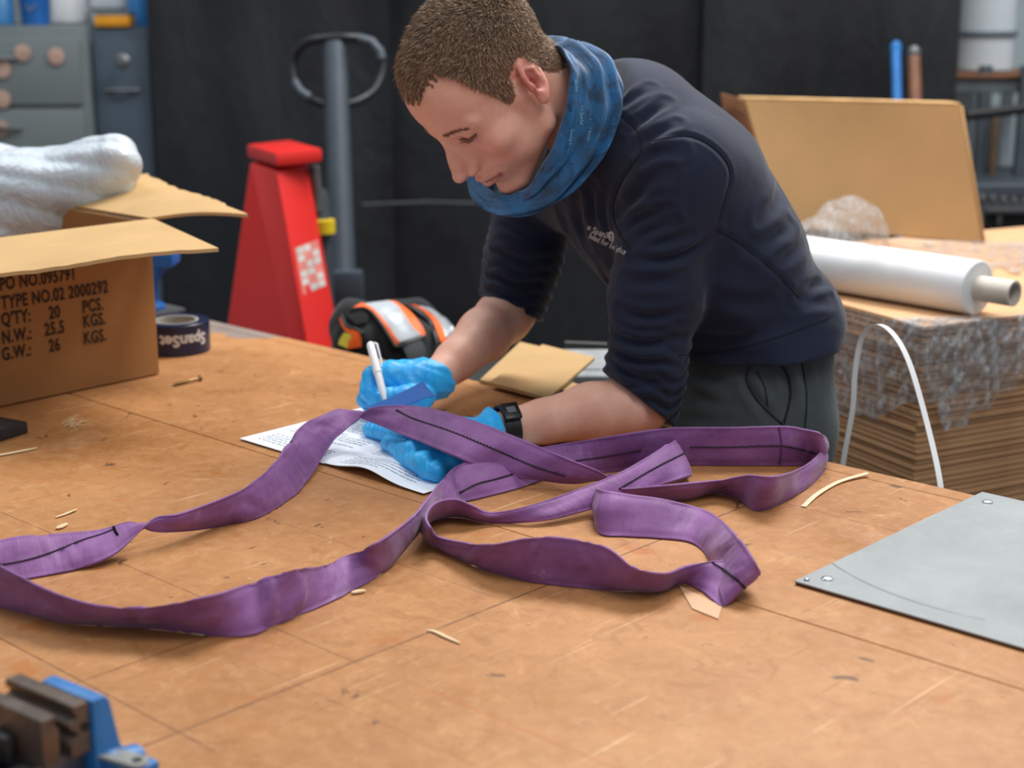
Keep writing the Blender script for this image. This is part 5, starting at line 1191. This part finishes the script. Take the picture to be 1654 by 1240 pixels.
def palletjack():
    d = 3.85; r = empty('pallet_jack', G(556, d), 'grey pallet jack with an upright loop handle in front of the black sheeting', 'pallet jack'); m = simple('slate_paint', (62, 72, 82), .5, .1, .12)
    top = P(541, 72, d); bot = P(556, 480, d-.1); bt2 = bot.copy(); bt2[2] = .25; bt2 = bot+(bot-top)*((bot[2]-.25)/(top[2]-bot[2]))
    MB().tube([top, P(545, 200, d-.03), bot, bt2], .030, 16).build('handle_shaft', m, r, smooth=True)
    lp = [(490, 72), (515, 63), (560, 60), (595, 66), (614, 84), (618, 110), (608, 140), (585, 160), (560, 168), (535, 169), (508, 163), (482, 146), (474, 125), (474, 95)]
    pts = cr_spline([P(x, y, d-.02+.05*((x-545)/70)**2) for x, y in lp], 4, True); MB().tube(pts, .011, 10, True).build('loop_handle', simple('dark_grip', (28, 33, 38), .4), r, smooth=True)
    MB().tube([P(578, 62, d-.03), P(600, 68, d-.03), P(614, 84, d-.03), P(616, 96, d-.03)], .013, 10).build('grip_lever', m, r, smooth=True)
    MB().tube([P(474, 132, d-.03), P(484, 148, d-.03), P(500, 158, d-.03)], .013, 10).build('grip_lever', m, r, smooth=True)
    c = G(556, d, .22); MB().box(c, (.16, .14, .26), (RGT, AWY, UP)).build('pump_body', m, r, bevel=.02)
    MB().box(P(563, 470, d-.12), (.07, .05, .10), (RGT, AWY, UP)).build('hinge_block', m, r, bevel=.01)
    for s in (-1, 1):
        MB().lathe(G(556, d, .09)+RGT*(.05*s-.03)-AWY*.08, RGT, [(0, .085), (.06, .085)], 24).build('steer_wheel', M_BLACK, r, bevel=.008); MB().box(G(556, d, .14)+RGT*.2*s+AWY*.32, (.16, .62, .06), (RGT, AWY, UP)).build('fork', m, r, bevel=.006)
palletjack()
# ---- crate with the hi-vis vest on it
M_CR = simple('black_crate', (30, 32, 34), .55)
vc = P(648, 560, 2.86); cz = vc[2]-.03
crate = MB(); cc = vc*[1, 1, 0]; cc[1] = max(cc[1], 1.89)
crt = empty('storage_crate', cc, 'tall dark storage crate hidden behind the bench under the orange vest', 'crate')
MB().box(cc+UP*(cz/2), (.42, .30, cz-.002), None).build('crate_body', M_CR, crt, bevel=.01)
MB().box(cc+UP*(cz-.03), (.44, .32, .03), None).build('crate_rim', M_CR, crt, bevel=.006)
vest = empty('hi_vis_vest', vc-UP*.03, 'black harness vest with orange and silver reflective bands heaped behind the bench', 'vest')
M_ORG = simple('hivis_orange', (255, 104, 24), .6, 0, .06, 20); M_SIL = simple('silver_reflective', (176, 184, 190), .4, .1, .1, 30, .3, 60); M_MESH = m_cloth('vest_black', (30, 33, 36), .85, 500); M_YEL = simple('hivis_yellow', (250, 236, 84), .6)
def vest_sdf(p):
    d = chain(p, [P(572, 520, 2.86), P(610, 560, 2.84), P(660, 590, 2.84), P(700, 600, 2.86)], [.045, .075, .075, .055], .03)
    d = smin(d, chain(p, [P(610, 510, 2.90), P(660, 530, 2.90), P(712, 560, 2.92)], [.022, .050, .045], .03), .02)
    d = d-.004*np.sin(p[:, 0]*60+p[:, 2]*50)*np.sin(p[:, 1]*70); return smax(d, cz+.001-p[:, 2], .004)
v, q = surf(vest_sdf, vc-[.32, .32, .2], vc+[.32, .32, .2], .005); v = relax(v, q, 1, .4); sdf_obj('vest_body', v, q, M_MESH, vest); vt = bvh(v, q)
def strip(edgeA, edgeB, mat, nm, lift=.006, n=30, m=7, d0=2.80):
    A = cr_spline(np.array(edgeA, float), 8); B = cr_spline(np.array(edgeB, float), 8); ia = np.linspace(0, len(A)-1, n).astype(int); ib = np.linspace(0, len(B)-1, n).astype(int); ds = []
    g = np.zeros((m, n, 3)); D = np.full((m, n), np.nan)
    for j in range(n):
        for i in range(m):
            t = i/(m-1); x, y = A[ia[j]]*(1-t)+B[ib[j]]*t; h = hit(vt, x, y); D[i, j] = (h-CAM)@cf if h is not None else np.nan
    mn = np.nanmean(D) if not np.isnan(D).all() else d0
    D = np.where(np.isnan(D), mn, D)
    for _ in range(12): Dp = np.pad(D, 1, mode='edge'); D = (Dp[:-2, 1:-1]+Dp[2:, 1:-1]+Dp[1:-1, :-2]+Dp[1:-1, 2:]+D)/5
    for j in range(n):
        for i in range(m): t = i/(m-1); x, y = A[ia[j]]*(1-t)+B[ib[j]]*t; g[i, j] = P(x, y, D[i, j]-lift)
    return sheet(nm, g, .003, mat, vest)
strip([(567, 499), (590, 497), (612, 516), (628, 540), (641, 557)], [(585, 489), (604, 500), (622, 520), (636, 540), (646, 553)], M_ORG, 'orange_band', .010)
strip([(588, 491), (606, 502), (624, 522), (636, 541), (643, 554)], [(627, 486), (640, 492), (652, 506), (665, 526), (681, 541)], M_SIL, 'silver_band', .009)
strip([(624, 486), (640, 498), (654, 514), (666, 530), (678, 541)], [(638, 487), (652, 496), (668, 510), (682, 528), (688, 542)], M_ORG, 'orange_band', .010)
strip([(660, 491), (680, 500), (698, 518), (706, 536), (712, 553)], [(668, 492), (690, 502), (706, 516), (716, 534), (720, 550)], M_ORG, 'orange_band', .012)
strip([(676, 494), (694, 504), (708, 520), (716, 536), (719, 548)], [(688, 496), (704, 503), (720, 514), (730, 526), (733, 532)], M_SIL, 'silver_band', .010)
strip([(549, 515), (556, 532), (570, 540), (582, 540)], [(553, 513), (560, 526), (572, 531), (584, 536)], M_ORG, 'orange_band', .012)
strip([(547, 556), (549, 548), (556, 537)], [(562, 563), (564, 552), (570, 540)], M_YEL, 'yellow_band', .014, 12, 5)
strip([(562, 564), (564, 552), (570, 540)], [(583, 560), (583, 545), (580, 536)], M_ORG, 'orange_band', .013, 12, 5)
strip([(650, 560), (656, 572), (662, 588)], [(680, 548), (686, 560), (690, 576)], simple('webbing_strap', (74, 80, 84), .7, 0, .1), 'webbing_strap', .014, 12, 5)
strip([(556, 497), (562, 512), (578, 526)], [(585, 500), (596, 510), (592, 522)], simple('opening_shade_black', (10, 11, 12), .95), 'arm_opening_shade', .007, 14, 8)  # last strip: near-black sheet standing in for shade inside the armhole
for e in ([(568, 500), (592, 499), (612, 518), (628, 543), (641, 560), (662, 552), (684, 544)], [(655, 492), (676, 504), (694, 520), (702, 540), (706, 556)], [(552, 508), (560, 527), (576, 532), (588, 540)]):
    pl = [h for h in (hit(vt, x, y, .011) for x, y in cr_spline(np.array(e, float), 6)) if h is not None]
    if len(pl) > 3: MB().tube(pl, .0035, 8).build('black_binding', M_BLACK, vest, smooth=True)
# ---- low pile of white packed sheets seen between the arms
pc = P(940, 592, 2.80)
pile = empty('sheet_pile', pc*[1, 1, 0], 'low pile of grey-white sheets seen between the man arms', 'sheet pile')
zz = pc[2]+.01
for k in range(5): MB().box(pc*[1, 1, 0]+UP*(zz-.035*k-.012)+RGT*(.01*((k*7) % 3)), (.22, .20, .022), (RGT, AWY, UP)).build('packed_sheet', simple('dull_white', (150, 154, 156), .6) if k % 2 == 0 else M_STEEL, pile, bevel=.003, seg=1)
MB().box(pc*[1, 1, 0]+UP*((zz-.20)/2), (.25, .23, zz-.20), (RGT, AWY, UP)).build('support_block', M_CR, pile, bevel=.01)
MB().tube([P(912, 556, 2.74), P(985, 559, 2.74)], .006, 8).build('edge_bar', M_BLACK, pile, smooth=True)
# ================================================================== background, right
M_POST = simple('rack_post', (72, 80, 88), .5, .2, .15); M_GREYW = simple('pale_roll', (206, 214, 220), .5, 0, .04)
def BX(x0, y0, x1, y1, d, dep): # box whose camera side spans those pixels at depth d
    c = P((x0+x1)/2, (y0+y1)/2, d); return c+AWY*dep/2, (abs(x1-x0)*d/FPX, dep, abs(y1-y0)*d/FPX)
def bgbox(x0, y0, x1, y1, d, dep, nm, mat, parent, bev=.004, ax=None):
    c, s = BX(x0, y0, x1, y1, d, dep); return MB().box(c, s, ax or (RGT, AWY, UP)).build(nm, mat, parent, bevel=bev, seg=1)
rack = empty('storage_rack', G(1590, 5.0), 'dark steel storage rack behind the stack at the right', 'rack')
for x, d, mat in ((1507, 4.9, M_POST), (1575, 4.95, M_POST), (1640, 4.9, M_POST), (1720, 4.9, M_POST)):
    t_ = P(x, -40 if x < 1520 else 105, d); b_ = G(x, d*1.0); MB().box((t_+b_)/2*[1, 1, 0]+UP*(t_[2]/2), (.036, .036, t_[2]), (RGT, AWY, UP)).build('upright', mat, rack, bevel=.003)
bgbox(1500, 124, 1760, 150, 4.9, .5, 'shelf', simple('shelf_grey', (96, 104, 108), .6), rack)
bgbox(1520, 120, 1700, 127, 4.88, .5, 'shelf_board', simple('brown_shelf', (126, 82, 52), .7), rack)
MB().tube([P(1560, 186, 4.7), P(1600, 182, 4.7), P(1680, 172, 4.7)], .016, 10).build('cross_bar', M_BLACK, rack, smooth=True)
bgbox(1600, 190, 1612, 300, 4.92, .03, 'brace', simple('brown_brace', (96, 76, 58), .7), rack)
bgbox(1560, 298, 1760, 318, 4.7, .5, 'lattice_shelf', M_POST, rack)
for k in range(9): bgbox(1583+k*17, 316+k*1, 1594+k*17, 324+k, 4.68, .02, 'lattice_bar', M_STEEL, rack, .001)
bgbox(1560, 326, 1760, 336, 4.7, .5, 'lattice_shelf', M_POST, rack)
rc = P(1556, 60, 5.0); rl = empty('white_film_reel', G(1556, 5.0)+UP*P(1556, 123, 4.95)[2], 'big white roll standing on the rack shelf at the right', 'roll')
zb = P(1556, 122, 4.95)[2]; MB().lathe(np.array([*(G(1556, 5.15)[:2]), zb+.012]), UP, [(0, .082), (.002, .084), (.50, .084)], 32).build('roll_body', M_GREYW, rl, smooth=True)
MB().tube([np.array([*(G(1556, 5.15)[:2]), 0])+UP*(zb+.125)+RGT*.086*math.cos(a)+AWY*.086*math.sin(a) for a in np.linspace(0, 2*math.pi, 24)[:-1]], .009, 8, True).build('strap', simple('slate_strap', (96, 108, 118), .6), rl, smooth=True)
pb_ = empty('pale_panel', G(1660, 5.6), 'pale grey-green panel behind the white roll at the far right', 'panel')
bgbox(1590, -60, 1780, 350, 5.7, .03, 'panel_board', simple('pale_green_panel', (170, 184, 186), .7, 0, .05), pb_); bgbox(1594, 68, 1622, 82, 5.68, .01, 'label', simple('faded_red_label', (176, 146, 138), .7), pb_, .001)
wp = empty('white_foam_boards', G(1570, 5.3), 'white foam boards standing behind the rack uprights', 'boards')
for x0, x1 in ((1536, 1572), (1582, 1598), (1616, 1634)): bgbox(x0, 150, x1, 300, 5.46, .04, 'foam_board', M_GREYW, wp)
bgbox(1530, 300, 1650, 800, 5.46, .05, 'foam_board', M_GREYW, wp)
for x, y0, y1, r, c, nm, lab in ((1447, 80, 420, .014, (36, 116, 190), 'blue_pole', 'bright blue pole sticking up behind the large carton'), (1480, 88, 420, .018, (126, 82, 56), 'broom_handle', 'brown wooden handle sticking up behind the large carton')):
    a, b = P(x-4 if nm == 'broom_handle' else x, y0, 4.45), P(x+8, y1, 4.35); f_ = b+(b-a)*((b[2]-.02)/(a[2]-b[2])); o = empty(nm, f_, lab, 'pole')
    MB().tube([a, b, f_], r, 12).build('shaft', simple(nm, c, .5), o, smooth=True)
    MB().lathe(a, UP, [(-.004, r*1.08), (.012, r*1.08), (.024, r*.5)], 14).build('end_cap', M_STEEL if nm == 'broom_handle' else simple('blue_cap', (40, 126, 200), .5), o, smooth=True)
crk = 0
for k, (x0, y0, x1, y1, d, lab) in enumerate(((1592, 338, 1760, 372, 4.0, 'upper black plastic tray stacked right of the large carton'), (1586, 376, 1760, 412, 3.95, 'lower black plastic tray stacked right of the large carton'))):
    o = empty('plastic_tray', P((x0+x1)/2, y1, d), lab, 'tray', 'black trays beside the carton')
    c, s = BX(x0, y0, x1, y1, d, .4); MB().box(c-UP*s[2]*.35, (s[0], .4, s[2]*.3), (RGT, AWY, UP)).build('tray_base', M_CR, o, bevel=.003)
    MB().box(c-AWY*.19+UP*s[2]*.1, (s[0], .02, s[2]*.8), (RGT, AWY, UP)).build('tray_front', M_CR, o, bevel=.003); MB().box(c-AWY*.21+UP*s[2]*.45, (s[0]+.01, .03, .012), (RGT, AWY, UP)).build('tray_lip', simple('tray_lip_grey', (58, 60, 62), .4), o, bevel=.002)
    MB().box(c-RGT*(s[0]/2-.03)-AWY*.21, (.012, .012, s[2]*.5), (RGT, AWY, UP)).build('tray_rib', M_STEEL, o, bevel=.002)
tb_ = empty('tray_stand', G(1670, 3.98), 'dark stand carrying the black trays', 'stand'); bz_ = P(1670, 413, 3.97)[2]; MB().box(G(1676, 4.15)*[1, 1, 0]+UP*(bz_-.02)/2, (.27, .36, bz_-.04), (RGT, AWY, UP)).build('stand_body', M_CR, tb_, bevel=.01)
MB().box(G(1676, 4.15)*[1, 1, 0]+UP*(bz_-.02), (.29, .38, .02), (RGT, AWY, UP)).build('stand_top', M_CR, tb_, bevel=.003)
# ================================================================== background, left
M_CAB = simple('cabinet_grey', (112, 122, 124), .5, .1, .1, 4); M_SLATE = simple('slate_cabinet', (72, 86, 100), .5, .1, .12, 3)
def cabinet(x0, x1, ytop, d, dep, nm, mat, lab, drawers):
    t_ = P((x0+x1)/2, ytop, d); w_ = (x1-x0)*d/FPX; base = np.array([t_[0], t_[1], 0]); c = base+AWY*dep/2; r = empty(nm, base, lab, 'cabinet')
    MB().box(c+UP*t_[2]/2, (w_, dep, t_[2]), (RGT, AWY, UP)).build('carcass', mat, r, bevel=.006); k = 0; z = t_[2]-.03
    for h in drawers:
        f = MB().box(base-AWY*.008+UP*(z-h/2), (w_-.03, .016, h-.012), (RGT, AWY, UP)).build('drawer_front', mat, r, bevel=.003)
        MB().tube([base-AWY*.022+UP*(z-h*.3)-RGT*.05, base-AWY*.035+UP*(z-h*.3), base-AWY*.022+UP*(z-h*.3)+RGT*.05], .006, 8).build('handle', M_STEEL, f, smooth=True); z -= h
    return r, base, t_[2], w_
cab, cbase, ctz, cw = cabinet(-140, 136, 42, 4.6, .5, 'tool_cabinet', M_CAB, 'grey steel drawer cabinet with round pinkish labels in the left background', [.20, .20, .22, .25, .28])
for x, y, r in ((37, 85, .024), (91, 91, .024), (3, 112, .026), (3, 160, .026), (1, 208, .024)):
    p = P(x, y, 4.6); f = cbase-AWY*.02; p = p+ray(x, y)*(((f-p)@AWY)/(ray(x, y)@AWY)); MB().lathe(p, -AWY, [(0, r), (.003, r), (.004, r*.8)], 24).build('round_label', simple('salmon_label', (180, 150, 134), .6), cab, smooth=True)
sc_, sbase, stz, sw = cabinet(141, 248, 44, 4.66, .5, 'slate_cabinet', M_SLATE, 'slate blue steel cabinet beside the black sheeting', [.50, .50, .45])
tagb = P(200, 98, 4.63)
def onb(base, z, dx, nm, lab, cat): return empty(nm, base+RGT*dx+AWY*.2+UP*z, lab, cat)
def atx(base, x, back): v = ray(x, 35); v = v/(v@AWY); dd = (base-CAM)@AWY+back; p = CAM+v*dd; return np.array([p[0], p[1], 0])
p = atx(cbase, 58, .12)+UP*ctz; o = empty('blue_tub', p, 'round blue tub on the grey cabinet', 'tub'); MB().lathe(p+UP*.001, UP, [(0, .040), (.10, .046), (.11, .049), (.112, .043), (.02, .036)], 28).build('tub_body', M_BLUE, o, smooth=True); MB().tube([p+UP*.1-RGT*.049, p+UP*.04-AWY*.053, p+UP*.1+RGT*.049], .004, 8).build('handle', M_STEEL, o, smooth=True)
p = atx(cbase, 0, .10)+UP*ctz; o = empty('blue_bottle', p, 'light blue spray bottle at the left end of the cabinet top', 'bottle'); MB().lathe(p+UP*.001, UP, [(0, .035), (.002, .042), (.09, .042), (.12, .018), (.14, .018)], 24).build('bottle_body', simple('mid_blue', (52, 120, 176), .4), o, smooth=True); MB().box(p+UP*.155-AWY*.01, (.03, .06, .03), (RGT, AWY, UP)).build('spray_head', M_WHITE, o, bevel=.006)
p = atx(cbase, 114, .30)+UP*ctz; o = empty('white_jug', p, 'white plastic jug between the blue tub and the orange case', 'jug'); MB().lathe(p+UP*.001, UP, [(0, .05), (.004, .056), (.08, .054), (.12, .03), (.13, .022), (.15, .022)], 24).build('jug_body', M_WHITE, o, smooth=True); MB().tube([p+RGT*.03+UP*.12, p+RGT*.075+UP*.11, p+RGT*.07+UP*.05, p+RGT*.05+UP*.03], .008, 8).build('handle', M_WHITE, o, smooth=True)
p = atx(sbase, 186, .03)+UP*stz; o = empty('orange_case', p, 'small yellow and orange case on the slate cabinet', 'case'); MB().box(p+UP*.017, (.105, .08, .032), (RGT, AWY, UP)).build('case_body', simple('orange_case', (222, 150, 24), .5), o, bevel=.008); MB().box(p+UP*.038, (.10, .07, .010), (RGT, AWY, UP)).build('case_lid', simple('grey_lid', (110, 112, 112), .5), o, bevel=.003)
p = atx(sbase, 182, .22)+UP*stz; o = empty('white_bundle', p, 'white folded bundle behind the orange case', 'bundle'); MB().box(p+UP*.05, (.11, .12, .10), (RGT, AWY, UP)).build('bundle_body', M_GREYW, o, bevel=.03, seg=3); MB().tube([p+UP*.05-RGT*.057-AWY*.062, p+UP*.05+RGT*.057-AWY*.062], .004, 6).build('tie', M_STEEL, o)
p = atx(sbase, 226, .12)+UP*stz; o = empty('blue_canister', p, 'bright blue canister at the right end of the slate cabinet', 'canister'); MB().lathe(p+UP*.001, UP, [(0, .032), (.10, .034), (.12, .02), (.13, .02)], 24).build('canister_body', simple('bright_blue', (46, 128, 196), .4), o, smooth=True); MB().lathe(p+UP*.132, UP, [(0, .022), (.02, .022), (.024, .016)], 20).build('lid', M_BLACK, o, smooth=True)
MB().lathe(tagb*1.0, -AWY, [(0, .02), (.02, .022), (.03, .012)], 20).build('knob', M_STEEL, sc_, smooth=True)
